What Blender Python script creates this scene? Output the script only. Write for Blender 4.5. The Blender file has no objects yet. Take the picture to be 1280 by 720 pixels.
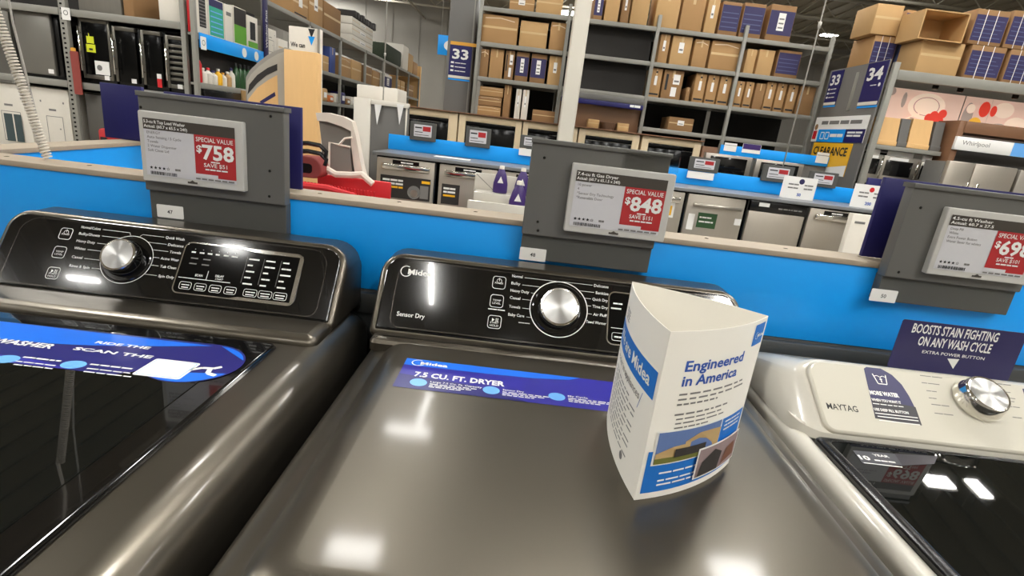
import bpy, bmesh, math, random
import numpy as np
from mathutils import Vector, Matrix
random.seed(7)
S = bpy.context.scene
COL = S.collection

# ------------------------------------------------------------------ camera
F = 650.0
CAMH = 1.35
_d = np.array([19., -195., F]); _v = np.array([-255., 2140., F])
_Y = _d/np.linalg.norm(_d)
_D = _v-_v.dot(_Y)*_Y; _D /= np.linalg.norm(_D)
_Z = -_D; _X = np.cross(_Y, _Z)
RM = np.stack([_X, _Y, _Z])            # camera (right, down, forward) -> world
cam = bpy.data.cameras.new('camera'); cam.sensor_width = 36.0; cam.lens = F/1280*36; cam.clip_start = 0.02
camo = bpy.data.objects.new('camera', cam); COL.objects.link(camo)
m = Matrix.Identity(4)
for i in range(3):
    m[i][0] = RM[i][0]; m[i][1] = -RM[i][1]; m[i][2] = -RM[i][2]
m.translation = (0, 0, CAMH)
camo.matrix_world = m
S.camera = camo

def ray(px, py): return RM @ np.array([(px-640)/F, (py-360)/F, 1.0])
def at(px, py, Y):
    """world point at depth Y metres on the sight line of a photo point"""
    r = ray(px, py); t = Y/r[1]; return Vector((t*r[0], Y, CAMH+t*r[2]))
def atx(px, py, X):
    r = ray(px, py); t = X/r[0]; return Vector((X, t*r[1], CAMH+t*r[2]))
def atz(px, py, Zh):
    r = ray(px, py); t = (Zh-CAMH)/r[2]; return Vector((t*r[0], t*r[1], Zh))

# ------------------------------------------------------------------ light
S.view_settings.view_transform = 'Standard'
S.view_settings.look = 'None'
S.view_settings.gamma = 1.0
S.view_settings.use_curve_mapping = False
S.view_settings.exposure = 0.68
W = bpy.data.worlds.new('store_air'); S.world = W; W.use_nodes = True
W.node_tree.nodes['Background'].inputs[0].default_value = (1.0, 0.96, 0.90, 1)
W.node_tree.nodes['Background'].inputs[1].default_value = 0.45
LAMP = 47.0          # emission of the ceiling fixtures
CEIL = 6.3

# ------------------------------------------------------------------ materials
def lin(c):
    c = c/255.0
    return c/12.92 if c <= 0.04045 else ((c+0.055)/1.055)**2.4
def rgb(t): return (lin(t[0]), lin(t[1]), lin(t[2]), 1)
MATS = {}
def mat(name, col, rough=0.5, metal=0.0, coat=0.0, emit=0.0, var=0.0, scale=30.0, spec=0.5, bump=0.0, crough=0.03, stretch=None):
    if name in MATS: return MATS[name]
    M = bpy.data.materials.new(name); M.use_nodes = True
    nt = M.node_tree; b = nt.nodes['Principled BSDF']
    b.inputs['Base Color'].default_value = rgb(col)
    b.inputs['Roughness'].default_value = rough
    b.inputs['Metallic'].default_value = metal
    b.inputs['Coat Weight'].default_value = coat
    b.inputs['Coat Roughness'].default_value = crough
    b.inputs['Specular IOR Level'].default_value = spec
    if emit:
        b.inputs['Emission Color'].default_value = rgb(col); b.inputs['Emission Strength'].default_value = emit
    if var or bump:
        tc = nt.nodes.new('ShaderNodeTexCoord'); no = nt.nodes.new('ShaderNodeTexNoise')
        no.inputs['Scale'].default_value = scale; no.inputs['Detail'].default_value = 4
        if stretch:
            mp = nt.nodes.new('ShaderNodeMapping'); mp.inputs['Scale'].default_value = stretch
            nt.links.new(tc.outputs['Object'], mp.inputs[0]); nt.links.new(mp.outputs[0], no.inputs['Vector'])
        else:
            nt.links.new(tc.outputs['Object'], no.inputs['Vector'])
        if var:
            mr = nt.nodes.new('ShaderNodeMapRange')
            mr.inputs['To Min'].default_value = 1-var; mr.inputs['To Max'].default_value = 1+var
            nt.links.new(no.outputs['Fac'], mr.inputs['Value'])
            mx = nt.nodes.new('ShaderNodeMix'); mx.data_type = 'RGBA'; mx.blend_type = 'MULTIPLY'
            mx.inputs['Factor'].default_value = 1
            mx.inputs['A'].default_value = rgb(col)
            nt.links.new(mr.outputs[0], mx.inputs['B'])
            nt.links.new(mx.outputs['Result'], b.inputs['Base Color'])
        if bump:
            bp = nt.nodes.new('ShaderNodeBump'); bp.inputs['Strength'].default_value = bump; bp.inputs['Distance'].default_value = 0.002
            nt.links.new(no.outputs['Fac'], bp.inputs['Height']); nt.links.new(bp.outputs[0], b.inputs['Normal'])
    MATS[name] = M
    return M
graphite = mat('graphite_steel', (94, 88, 78), 0.33, 0.85, 0.22, crough=0.09)
blackglass = mat('black_gloss', (9, 9, 10), 0.10, 0, 0.6)
blackplastic = mat('black_plastic', (14, 14, 15), 0.22)
lidglass = mat('smoked_glass', (14, 16, 15), 0.02, 0, 0.0)
chrome = mat('chrome', (225, 222, 215), 0.12, 1.0)
brushed = mat('brushed_aluminium', (205, 203, 200), 0.28, 1.0)
white_ink = mat('white_print', (235, 235, 230), 0.5)
grey_ink = mat('grey_print', (120, 118, 115), 0.6)
black_ink = mat('black_print', (28, 28, 30), 0.6)
whitepaint = mat('white_enamel', (202, 197, 185), 0.25, 0, 0.4)
rail_blue = mat('blue_laminate', (8, 158, 248), 0.42)
rail_top = mat('tan_edge_board', (164, 150, 131), 0.6, var=0.06, scale=40)
sign_grey = mat('sign_grey', (98, 97, 93), 0.42)
sign_grey_dark = mat('sign_grey_dark', (80, 80, 77), 0.5)
navy = mat('navy_board', (23, 20, 90), 0.5)
navy_dark = mat('navy_card', (40, 36, 84), 0.45)
tagbezel = mat('tag_bezel', (196, 194, 188), 0.5)
tagscreen = mat('tag_screen', (206, 205, 208), 0.35)
tag_red = mat('tag_red', (176, 40, 44), 0.4)
tag_dark = mat('tag_dark', (66, 60, 54), 0.4)
paper = mat('white_paper', (240, 236, 226), 0.7)
paper2 = mat('bright_paper', (236, 234, 230), 0.7)
mid_blue = mat('brochure_blue', (24, 112, 200), 0.5)
text_blue = mat('print_blue', (48, 86, 170), 0.6)
stk_purple = mat('sticker_indigo', (48, 44, 150), 0.3)
stk_dark = mat('sticker_dark', (38, 36, 110), 0.3)
stk_blue = mat('sticker_blue', (30, 110, 225), 0.3)
stk_light = mat('sticker_light_blue', (110, 175, 240), 0.3)
steel = mat('stainless', (172, 166, 156), 0.34, 0.75, var=0.05, scale=4, stretch=(60, 1, 1))
steel2 = mat('stainless_warm', (186, 178, 165), 0.36, 0.7, var=0.05, scale=4, stretch=(60, 1, 1))
rackgrey = mat('rack_grey', (140, 138, 130), 0.5, var=0.05, scale=8)
rackdark = mat('rack_dark_mesh', (34, 31, 28), 0.8, var=0.3, scale=90)
kraft = mat('kraft_carton', (172, 133, 87), 0.75, var=0.06, scale=7)
kraft2 = mat('kraft_carton_pale', (190, 153, 103), 0.75, var=0.06, scale=7)
kraft3 = mat('kraft_carton_brown', (146, 110, 71), 0.75, var=0.06, scale=7)
tape = mat('packing_tape', (205, 176, 128), 0.3)
cnavy = mat('carton_navy', (46, 41, 86), 0.6)
cblue = mat('carton_blue_grey', (76, 84, 122), 0.6)
cwhite = mat('carton_white', (222, 216, 204), 0.7, var=0.03)
cgreen = mat('carton_green', (96, 160, 50), 0.6)
cteal = mat('carton_teal', (50, 165, 140), 0.6)
cred = mat('bright_red', (200, 30, 36), 0.45)
cdark = mat('dark_matter', (40, 36, 34), 0.6)
grey_panel = mat('grey_panel', (104, 102, 98), 0.5)
concrete = mat('polished_concrete', (150, 143, 132), 0.25, var=0.12, scale=2)
deckmat = mat('roof_deck', (150, 142, 124), 0.7, var=0.08, scale=3)
wallmat = mat('metal_wall', (150, 146, 138), 0.6, var=0.04, scale=2)
cream = mat('cream_laminate', (206, 186, 152), 0.5)
counter_m = mat('counter_grey', (120, 122, 124), 0.35)
pillar_m = mat('pillar_paint', (214, 208, 194), 0.5)
walnut = mat('walnut_board', (120, 84, 58), 0.5, var=0.15, scale=6, stretch=(1, 1, 12))
oak = mat('pale_board', (228, 184, 124), 0.6, var=0.05, scale=5, stretch=(10, 10, 1))
yellow = mat('clearance_yellow', (240, 182, 30), 0.5)
gold = mat('sign_gold', (226, 166, 60), 0.5)
clear_mat = None
def clear_plastic():
    global clear_mat
    if clear_mat: return clear_mat
    M = bpy.data.materials.new('clear_plastic'); M.use_nodes = True
    b = M.node_tree.nodes['Principled BSDF']
    b.inputs['Base Color'].default_value = (0.9, 0.9, 0.9, 1); b.inputs['Roughness'].default_value = 0.08
    b.inputs['Transmission Weight'].default_value = 1.0; b.inputs['IOR'].default_value = 1.15
    clear_mat = M; return M
clear = clear_plastic()
lampmat = mat('lamp_diffuser', (254, 253, 249), 0.5, emit=LAMP)

# ------------------------------------------------------------------ mesh helpers
class PL:
    """a flat frame: a to the right, b up, h outwards"""
    def __init__(s, O, u, v, n=None):
        s.O = Vector(O); s.u = Vector(u).normalized(); s.v = Vector(v).normalized()
        s.n = Vector(n).normalized() if n is not None else s.u.cross(s.v).normalized()
    def p(s, a, b, h=0.0): return s.O+s.u*a+s.v*b+s.n*h
class CURVE:
    """a paper panel bulging outwards between two upright folds"""
    def __init__(s, A, B, bulge):
        s.A = Vector(A); s.B = Vector(B); d = s.B-s.A; s.w = d.length; s.u = d.normalized()
        s.n = s.u.cross(Vector((0, 0, 1))).normalized(); s.k = bulge
    def p(s, a, b, h=0.0):
        t = a/s.w
        return s.A+s.u*a+s.n*(h+s.k*4*t*(1-t))+Vector((0, 0, b))
def front(x, y, z): return PL((x, y, z), (1, 0, 0), (0, 0, 1))        # faces -y
def topf(x, y, z): return PL((x, y, z), (1, 0, 0), (0, 1, 0))         # faces +z
def sidef(x, y, z): return PL((x, y, z), (0, 1, 0), (0, 0, 1))        # faces +x

_TXT = {}
def text_mesh(s, bold):
    k = (s, bold)
    if k in _TXT: return _TXT[k]
    cu = bpy.data.curves.new('t', 'FONT'); cu.body = s; cu.size = 1; cu.offset = bold; cu.resolution_u = 2
    o = bpy.data.objects.new('t', cu); COL.objects.link(o)
    bpy.context.view_layer.update()
    me = bpy.data.meshes.new_from_object(o.evaluated_get(bpy.context.evaluated_depsgraph_get()))
    vs = [(v.co.x, v.co.y) for v in me.vertices]; fs = [tuple(p.vertices) for p in me.polygons]
    bpy.data.objects.remove(o); bpy.data.curves.remove(cu); bpy.data.meshes.remove(me)
    _TXT[k] = (vs, fs); return _TXT[k]

def rrect(a0, b0, a1, b1, r, n=5):
    if not isinstance(r, (tuple, list)): r = (r,)*4       # bl, br, tr, tl
    cs = [(a0+r[0], b0+r[0], 180, r[0]), (a1-r[1], b0+r[1], 270, r[1]), (a1-r[2], b1-r[2], 0, r[2]), (a0+r[3], b1-r[3], 90, r[3])]
    out = []
    for cx, cy, st, rr in cs:
        if rr <= 1e-6: out.append((cx, cy)); continue
        for i in range(n+1):
            t = math.radians(st+90*i/n); out.append((cx+rr*math.cos(t), cy+rr*math.sin(t)))
    return out
def circ(a, b, r, n=32, ry=None):
    ry = ry or r
    return [(a+r*math.cos(2*math.pi*i/n), b+ry*math.sin(2*math.pi*i/n)) for i in range(n)]
def inset(pts, d):
    n = len(pts); out = []
    for i in range(n):
        p0, p1, p2 = pts[i-1], pts[i], pts[(i+1) % n]
        e1 = (p1[0]-p0[0], p1[1]-p0[1]); e2 = (p2[0]-p1[0], p2[1]-p1[1])
        l1 = math.hypot(*e1) or 1e-9; l2 = math.hypot(*e2) or 1e-9
        n1 = (-e1[1]/l1, e1[0]/l1); n2 = (-e2[1]/l2, e2[0]/l2)
        nx, ny = n1[0]+n2[0], n1[1]+n2[1]; q = (nx*nx+ny*ny) or 1e-9
        s = 2*d/q
        if s*math.sqrt(q) > 2.5*abs(d): s = 2.5*d/math.sqrt(q)
        out.append((p1[0]+nx*s, p1[1]+ny*s))
    return out

class MB:
    def __init__(s, mats):
        s.bm = bmesh.new(); s.mats = mats if isinstance(mats, (list, tuple)) else [mats]; s.mats = list(s.mats)
    def mi(s, m):
        if m is None: return 0
        if m not in s.mats: s.mats.append(m)
        return s.mats.index(m)
    def face(s, vs, m=None):
        try:
            f = s.bm.faces.new(vs); f.material_index = s.mi(m); return f
        except ValueError: return None
    def quad(s, *ps, m=None): return s.face([s.bm.verts.new(p) for p in ps], m)
    def loft(s, rings, m=None, cap=True, closed=True):
        R = [[s.bm.verts.new(p) for p in r] for r in rings]
        n = len(R[0])
        for i in range(len(R)-1):
            for j in range(n if closed else n-1):
                s.face([R[i][j], R[i][(j+1) % n], R[i+1][(j+1) % n], R[i+1][j]], m)
        if cap:
            s.face(list(reversed(R[0])), m); s.face(R[-1], m)
        return s
    def slab(s, pl, pts, levels, m=None):
        """levels: (inset, height) from back to front"""
        return s.loft([[pl.p(a, b, h) for a, b in inset(pts, d)] for d, h in levels], m)
    def prism(s, pl, pts, h0, h1, bev=0.0, m=None, n=3):
        lv = [(0, h0)]
        if bev:
            for i in range(n+1):
                t = math.pi/2*i/n; lv.append((bev*(1-math.cos(t)), h1-bev+bev*math.sin(t)))
        else: lv.append((0, h1))
        return s.slab(pl, pts, lv, m)
    def box(s, p0, p1, bev=0.0, m=None):
        x0, y0, z0 = p0; x1, y1, z1 = p1
        x0, x1 = min(x0, x1), max(x0, x1); y0, y1 = min(y0, y1), max(y0, y1); z0, z1 = min(z0, z1), max(z0, z1)
        pl = topf(0, 0, 0)
        b = min(bev, (x1-x0)*.45, (y1-y0)*.45, (z1-z0)*.45)
        if b <= 0:
            return s.slab(pl, [(x0, y0), (x1, y0), (x1, y1), (x0, y1)], [(0, z0), (0, z1)], m)
        pts = rrect(x0, y0, x1, y1, b, 2)
        k = 0.293*b
        return s.slab(pl, pts, [(b*.98, z0), (k, z0+k), (0, z0+b), (0, z1-b), (k, z1-k), (b*.98, z1)], m)
    def tube(s, pts, r, n=8, m=None, cap=True):
        pts = [Vector(p) for p in pts]; rings = []; up = None
        for i, p in enumerate(pts):
            d = (pts[min(i+1, len(pts)-1)]-pts[max(i-1, 0)]).normalized()
            if up is None:
                up = Vector((0, 0, 1)) if abs(d.z) < .9 else Vector((1, 0, 0))
            sd = d.cross(up).normalized(); up = sd.cross(d).normalized()
            rr = r[i] if isinstance(r, (list, tuple)) else r
            rings.append([p+sd*(rr*math.cos(2*math.pi*k/n))+up*(rr*math.sin(2*math.pi*k/n)) for k in range(n)])
        return s.loft(rings, m, cap)
    # ---- prints: single faces lying on a surface
    def rect(s, pl, a0, b0, a1, b1, h, m=None, seg=1):
        for i in range(seg):
            x0 = a0+(a1-a0)*i/seg; x1 = a0+(a1-a0)*(i+1)/seg
            s.quad(pl.p(x0, b0, h), pl.p(x1, b0, h), pl.p(x1, b1, h), pl.p(x0, b1, h), m=m)
    def poly(s, pl, pts, h, m=None): s.face([s.bm.verts.new(pl.p(a, b, h)) for a, b in pts], m)
    def ring(s, pl, pts, w, h, m=None):
        q = inset(pts, w); n = len(pts)
        A = [s.bm.verts.new(pl.p(a, b, h)) for a, b in pts]; B = [s.bm.verts.new(pl.p(a, b, h)) for a, b in q]
        for i in range(n): s.face([A[i], A[(i+1) % n], B[(i+1) % n], B[i]], m)
    def line(s, pl, pts, w, h, m=None):
        for (a0, b0), (a1, b1) in zip(pts, pts[1:]):
            dx, dy = a1-a0, b1-b0; l = math.hypot(dx, dy) or 1e-9; nx, ny = -dy/l*w/2, dx/l*w/2
            s.quad(pl.p(a0-nx, b0-ny, h), pl.p(a1-nx, b1-ny, h), pl.p(a1+nx, b1+ny, h), pl.p(a0+nx, b0+ny, h), m=m)
    def text(s, pl, a, b, hgt, txt, h, m=None, w=None, bold=0.0, align='l', shear=0.0):
        vs, fs = text_mesh(txt, bold)
        if not vs: return
        x0 = min(v[0] for v in vs); x1 = max(v[0] for v in vs)
        k = hgt/0.70
        kx = (w/(x1-x0)) if w else k
        off = 0 if align == 'l' else (-(x1-x0)*kx/2 if align == 'c' else -(x1-x0)*kx)
        V = [s.bm.verts.new(pl.p(a+off+(x-x0)*kx+shear*y*k, b+y*k, h)) for x, y in vs]
        for f in fs: s.face([V[i] for i in f], m)
    def bars(s, pl, a, b, w, hgt, h, m=None, words=5, seed=1):
        """a line of print too small to read"""
        rnd = random.Random(seed); x = a
        ws = [rnd.uniform(.5, 1.4) for _ in range(words)]; t = sum(ws); gap = w*.035
        for q in ws:
            l = q/t*(w-gap*(words-1)); s.rect(pl, x, b, x+l, b+hgt, h, m); x += l+gap
    def build(s, name, parent=None, base=None, sharp=32, smooth=True, label=None, cat=None, group=None, kind=None):
        bm = s.bm
        bmesh.ops.remove_doubles(bm, verts=bm.verts, dist=1e-6)
        if parent is not None: base = BASE[parent.name]
        if base is None:
            xs = [v.co for v in bm.verts]
            base = Vector(((min(c.x for c in xs)+max(c.x for c in xs))/2, (min(c.y for c in xs)+max(c.y for c in xs))/2, min(c.z for c in xs)))
        base = Vector(base)
        for v in bm.verts: v.co -= base
        me = bpy.data.meshes.new(name); bm.to_mesh(me); bm.free()
        for mm in s.mats: me.materials.append(mm)
        if smooth:
            for p in me.polygons: p.use_smooth = True
            me.set_sharp_from_angle(angle=math.radians(sharp))
            for p in me.polygons:
                if len(p.vertices) > 4: p.use_smooth = False
        o = bpy.data.objects.new(name, me); COL.objects.link(o)
        if parent is not None: o.parent = parent
        else: o.location = base
        BASE[o.name] = base
        tag(o, label, cat, group, kind)
        return o
BASE = {}
def tag(o, label=None, cat=None, group=None, kind=None):
    if label: o['label'] = label
    if cat: o['category'] = cat
    if group: o['group'] = group
    if kind: o['kind'] = kind
    return o
def thing(name, base, label, cat, group=None):
    o = bpy.data.objects.new(name, None); COL.objects.link(o); o.location = base; o.empty_display_size = .05
    BASE[o.name] = Vector(base)
    return tag(o, label, cat, group)
def clone(o, loc, label=None):
    """a copy of a thing, its parts and their sub-parts, standing at loc"""
    r = o.copy(); COL.objects.link(r); r.location = loc; BASE[r.name] = Vector(loc)
    if label: r['label'] = label
    for ch in list(o.children):
        c = ch.copy(); COL.objects.link(c); c.parent = r
        for g in list(ch.children):
            e = g.copy(); COL.objects.link(e); e.parent = c
    return r
def on(pl, px, py):
    """where the sight line of a photo point meets a flat frame, in the frame's own a, b"""
    r = Vector(ray(px, py)); C0 = Vector((0, 0, CAMH))
    t = (pl.O-C0).dot(pl.n)/r.dot(pl.n); q = C0+r*t-pl.O
    return q.dot(pl.u), q.dot(pl.v)
def ptext(mb, pl, p0, p1, hgt, txt, h, m, bold=0.0):
    a0, b0 = on(pl, *p0); a1, b1 = on(pl, *p1)
    mb.text(pl, a0, b0, hgt, txt, h, m, w=a1-a0, bold=bold)
def pbars(mb, pl, p0, p1, hgt, h, m, words=4, seed=1):
    a0, b0 = on(pl, *p0); a1, b1 = on(pl, *p1)
    mb.bars(pl, a0, b0, a1-a0, hgt, h, m, words, seed)

# ================================================================== SETTING
mb = MB(concrete); mb.box((-16, -6, -0.1), (17, 30, 0)); mb.build('floor', kind='structure')
mb = MB(deckmat)
for i in range(132):                                            # corrugated roof deck
    x = -16+i*0.25
    mb.box((x, -6, CEIL+(0.05 if i % 2 else 0)), (x+0.25, 30, CEIL+0.12))
mb.build('ceiling', kind='structure', smooth=False)
mb = MB(wallmat)
for i in range(55):
    x = -16+i*0.6
    mb.box((x, 25.0-(0.03 if i % 2 else 0), 0), (x+0.6, 25.2, CEIL))
mb.build('wall_back', kind='structure', smooth=False)
mb = MB(wallmat); mb.box((-16.2, -6, 0), (-16, 30, CEIL)); mb.build('wall_left', kind='structure')
mb = MB(wallmat); mb.box((-16, -6.2, 0), (17, -6, CEIL)); mb.build('wall_front', kind='structure')
mb = MB(wallmat); mb.box((17, -6, 0), (17.2, 30, CEIL)); mb.build('wall_right', kind='structure')
joist = mat('joist_paint', (172, 166, 150), 0.55)
for j, y in enumerate((10.4, 12.9, 15.4, 17.9, 20.4, 22.9)):    # open web roof joists
    mb = MB(joist)
    for z in (CEIL-0.62, CEIL-0.06):
        mb.box((-15.9, y-0.05, z-0.03), (16.9, y+0.05, z+0.03))
    x = -15.6; k = 0
    while x < 16.4:
        za, zb = (CEIL-0.6, CEIL-0.08) if k % 2 else (CEIL-0.08, CEIL-0.6)
        mb.tube([(x, y, za), (x+0.6, y, zb)], 0.018, 5); x += 0.6; k += 1
    mb.build('trim_%d' % (j+1), kind='structure')
for j, x in enumerate((-10.2, -5.0, 1.3, 12.0)):                # pipes running along the deck
    mb = MB(joist); mb.tube([(x, 6, CEIL-0.75), (x, 24.9, CEIL-0.75)], 0.045, 10); mb.build('trim_%d' % (j+7), kind='structure')

# ------------------------------------------------------------------ ceiling lights
lx = [(-1.58, 5.35, .66, .36, 'over the front edge of the dark dryer'), (3.5, 5.7, .7, .42, 'over the white laundry row'),
      (6.95, 6.32, .42, .22, 'over the right hand racking, nearer the 34 sign'), (7.56, 6.27, .18, .34, 'over the right hand racking, farther from the 34 sign'),
      (-1.36, 9.05, .08, 1.4, 'slim, over the grey aisle column'), (-1.5, 8.15, .8, .22, 'just behind the grey aisle column'),
      (0.85, 22.3, 1.3, .6, 'far back, beside the white pillar top'), (1.6, 19.6, 1.3, .6, 'deep in the store right of the white pillar'),
      (-6.6, 22.4, .7, .4, 'far back, left of the grey aisle column'), (-4.4, 19.8, .6, .4, 'far back, nearest the grey aisle column'),
      (-9.0, 25.0-1.4, 1.3, .6, 'far back, above the white cartons on the long rack'), (10.4, 20.9, .5, .3, 'far back, above the right hand aisle end'),
      (-9.5, 5.0, 1.2, .6, 'beyond the wine cooler rack'), (3.4, 9.4, 1.2, .6, 'over the carton racking'),
      (-6.15, -3.52, .46, .07, 'small, far behind the viewer at the left'), (-3.75, -2.66, .30, .09, 'small, behind the viewer, above the washer'), (-9.0, 0.0, 1.6, .9, 'left of the laundry row'), (-1.07, -2.82, .055, .8, 'just behind the viewer, left of centre'), (2.9, -1.6, .22, 2.2, 'added just behind the viewer, right of centre'),  # last strip, right of centre, is added to light upright fronts
      (8.5, 1.0, 1.2, .6, 'far right of the laundry row'), (-7.9, -4.3, .10, 2.0, 'added well behind the viewer at the far left'), (-2.2, -4.3, .08, 2.0, 'added well behind the viewer, left of centre'), (2.6, -4.3, .16, 2.4, 'added well behind the viewer, right of centre'), (7.4, -4.3, .16, 2.4, 'added well behind the viewer at the far right'),  # strips behind the viewer are added to brighten upright faces
      (-4.55, -4.9, .9, .12, 'added behind the viewer at the left'), (0.2, -5.0, .16, 1.6, 'added at the very back behind the viewer'), (5.0, -3.0, .24, 2.4, 'added behind the viewer at the right'), (0.9, 3.4, 1.2, .5, 'added over the aisle before the dishwashers'), (-4.6, 2.2, 1.2, .6, 'added over the aisle before the wine coolers'), (5.2, 2.6, 1.2, .6, 'added over the aisle before the refrigerator'),  # all added: rear ones light the fronts, aisle ones the store behind
      (-6.5, 12.0, 1.2, .6, 'over the long side rack'), (8.5, 14.0, 1.2, .6, 'beyond the right hand racking')]
for x, y, w, d, where in lx:
    t = thing('ceiling_light', (x, y, CEIL-0.42), 'white ceiling light fixture '+where, 'ceiling light', 'ceiling light fixtures')
    zb = CEIL-0.42
    mb = MB(whitepaint)
    pl = topf(x, y, 0)
    mb.slab(pl, rrect(-w/2-.03, -d/2-.03, w/2+.03, d/2+.03, .02, 2), [(0, zb+.02), (0, zb+.05), (.04, zb+.09)])
    mb.build('housing', t)
    mb = MB(lampmat); mb.box((x-w/2, y-d/2, zb), (x+w/2, y+d/2, zb+.021)); mb.build('diffuser', t)
    for sx in (-1, 1):
        mb = MB(joist); mb.tube([(x+sx*w*.35, y, zb+.08), (x+sx*w*.35, y, CEIL)], .006, 5); mb.build('hanger', t)

# ================================================================== THE LAUNDRY ISLAND
RY = 1.10
t = thing('display_rail', (0, 1.14, 0), 'long blue fascia rail with tan top board behind the laundry machines', 'rail')
mb = MB(rail_blue); mb.box((-2.6, RY, 0.977), (2.7, RY+.012, 1.158), .001); mb.build('fascia', t)
mb = MB(rail_blue); mb.box((-1.15, RY+.07, 0.977), (2.7, RY+.082, 1.158), .001); mb.build('rear_fascia', t)
mb = MB([rail_top, blackplastic])
mb.box((-2.6, RY-.004, 1.158), (2.7, RY+.086, 1.170), .002)
for i in range(30):
    x = -2.5+i*.172
    mb.poly(topf(x, RY+.04+.012*(i % 2), 1.1705), circ(0, 0, .005, 10), 0, blackplastic)
mb.build('top_board', t)
mb = MB(mat('island_grey', (70, 72, 72), .45)); mb.box((-2.6, RY+.002, 0.0), (2.7, RY+.08, 0.976), .002)
mb.box((-2.6, RY-.015, .925), (2.7, RY, .972), .004)
mb.build('back_panel', t)

t = thing('display_rail', (-1.3, 1.8, 0), 'short blue fascia rail running away from the viewer at left', 'rail')
P0 = Vector((-1.228, 1.20, 0)); P1 = Vector((-1.40, 2.62, 0))
d = (P1-P0).normalized()
mb = MB(rail_blue); pl = PL(P0, d, (0, 0, 1)); L_ = (P1-P0).length
mb.prism(pl, [(0, .977), (L_, .977), (L_, 1.158), (0, 1.158)], -.012, 0, .001); mb.build('fascia', t)
mb = MB(rail_top); mb.prism(pl, [(0, 1.158), (L_, 1.158), (L_, 1.170), (0, 1.170)], -.075, .004, .001); mb.build('top_board', t)
mb = MB(MATS['island_grey']); mb.prism(pl, [(0, 0), (L_, 0), (L_, .976), (0, .976)], -.07, -.013); mb.build('back_panel', t)

t = thing('navy_sign_board', (-1.32, 1.8, 1.171), 'navy sign board standing on the short blue rail left of the 758 price panel', 'sign board')
xa = at(124, 104, 1.8).x; xb = at(176, 108, 1.8).x; zt_ = at(145, 105, 1.8).z
mb = MB(navy); mb.box((xa, 1.80, 1.1715), (xb, 1.815, zt_), .002); mb.build('board', t)
mb = MB(sign_grey); mb.box((xa+.05, 1.816, 1.1715), (xb+.08, 1.845, zt_-.01), .003); mb.build('backing_panel', t)

# ------------------------------------------------------------------ price sign panels
def price_tag(x0, z1, y, price, head, save, label, feats):
    """electronic shelf tag, 0.21 x 0.137, screen facing the viewer"""
    w, hh = .207, .137
    t = thing('price_tag', (x0+w/2, y, z1-hh), label, 'price tag', 'electronic price tags on the grey panels')
    pl = front(x0, y, z1-hh)
    mb = MB(tagbezel); mb.prism(pl, rrect(0, 0, w, hh, .003, 2), -.0135, 0, .002); mb.build('bezel', t)
    mb = MB([tagscreen, tag_dark, tag_red, black_ink, white_ink, grey_ink]); e = .0006
    sx0, sx1, sy0, sy1 = .010, .192, .013, .124
    mb.rect(pl, sx0, sy0, sx1, sy1, e, tagscreen)
    mb.rect(pl, sx0, .103, sx1, sy1, e*2, tag_dark)
    mb.text(pl, sx0+.002, .1150, .0058, head[0], e*3, white_ink, w=.082, bold=.02)
    mb.text(pl, sx0+.002, .1065, .0055, head[1], e*3, white_ink, w=.086, bold=.02)
    for i, f in enumerate(feats):
        mb.text(pl, sx0+.006, .0945-.0085*i, .0052, f, e*2, grey_ink)
    rx0 = .110
    mb.rect(pl, rx0, .027, sx1, .103, e*2, tag_red)
    mb.rect(pl, rx0, .020, rx0+.045, .027, e*2, grey_ink if False else tagscreen)
    mb.rect(pl, rx0+.045, .021, sx1, .027, e*2, tag_red)
    mb.text(pl, (rx0+sx1)/2, .0905, .0085, 'SPECIAL VALUE', e*3, white_ink, w=.074, bold=.01, align='c')
    mb.text(pl, rx0+.004, .070, .013, '$', e*3, white_ink, w=.011, bold=.03)
    mb.text(pl, rx0+.0155, .0575, .0275, price, e*3, white_ink, w=.0635, bold=.03)
    mb.text(pl, (rx0+sx1)/2, .042, .0075, save, e*3, white_ink, w=.047, bold=.01, align='c')
    mb.bars(pl, rx0+.02, .0355, .045, .0028, e*3, white_ink, 4, 3)
    mb.bars(pl, rx0+.032, .051, .018, .0026, e*3, white_ink, 2, 4)
    mb.bars(pl, rx0, .0155, .078, .0028, e*3, grey_ink, 6, 5)
    for i in range(5):
        a, b = sx0+.010+.0085*i, .0285
        star = [(a+(.0036 if k % 2 == 0 else .0016)*math.sin(k*math.pi/5), b+(.0036 if k % 2 == 0 else .0016)*math.cos(k*math.pi/5)) for k in range(10)]
        if i < 4: mb.poly(pl, star[::-1], e*2, black_ink)
        else: mb.ring(pl, star[::-1], .0005, e*2, black_ink)
    mb.bars(pl, sx0+.058, .0265, .011, .004, e*2, grey_ink, 2, 9)
    rnd = random.Random(int(price)); x = sx0+.008
    while x < sx0+.062:
        k = rnd.choice((.0008, .0012, .002)); mb.rect(pl, x, .0150, x+k, .0215, e*2, black_ink); x += k+rnd.choice((.0008, .0014))
    mb.poly(pl, [(.092, .005), (.112, .005), (.112, .0085), (.107, .0085), (.102, .0118), (.097, .0085), (.092, .0085)], e*2, tag_dark)
    mb.build('screen', t)
    return t
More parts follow.
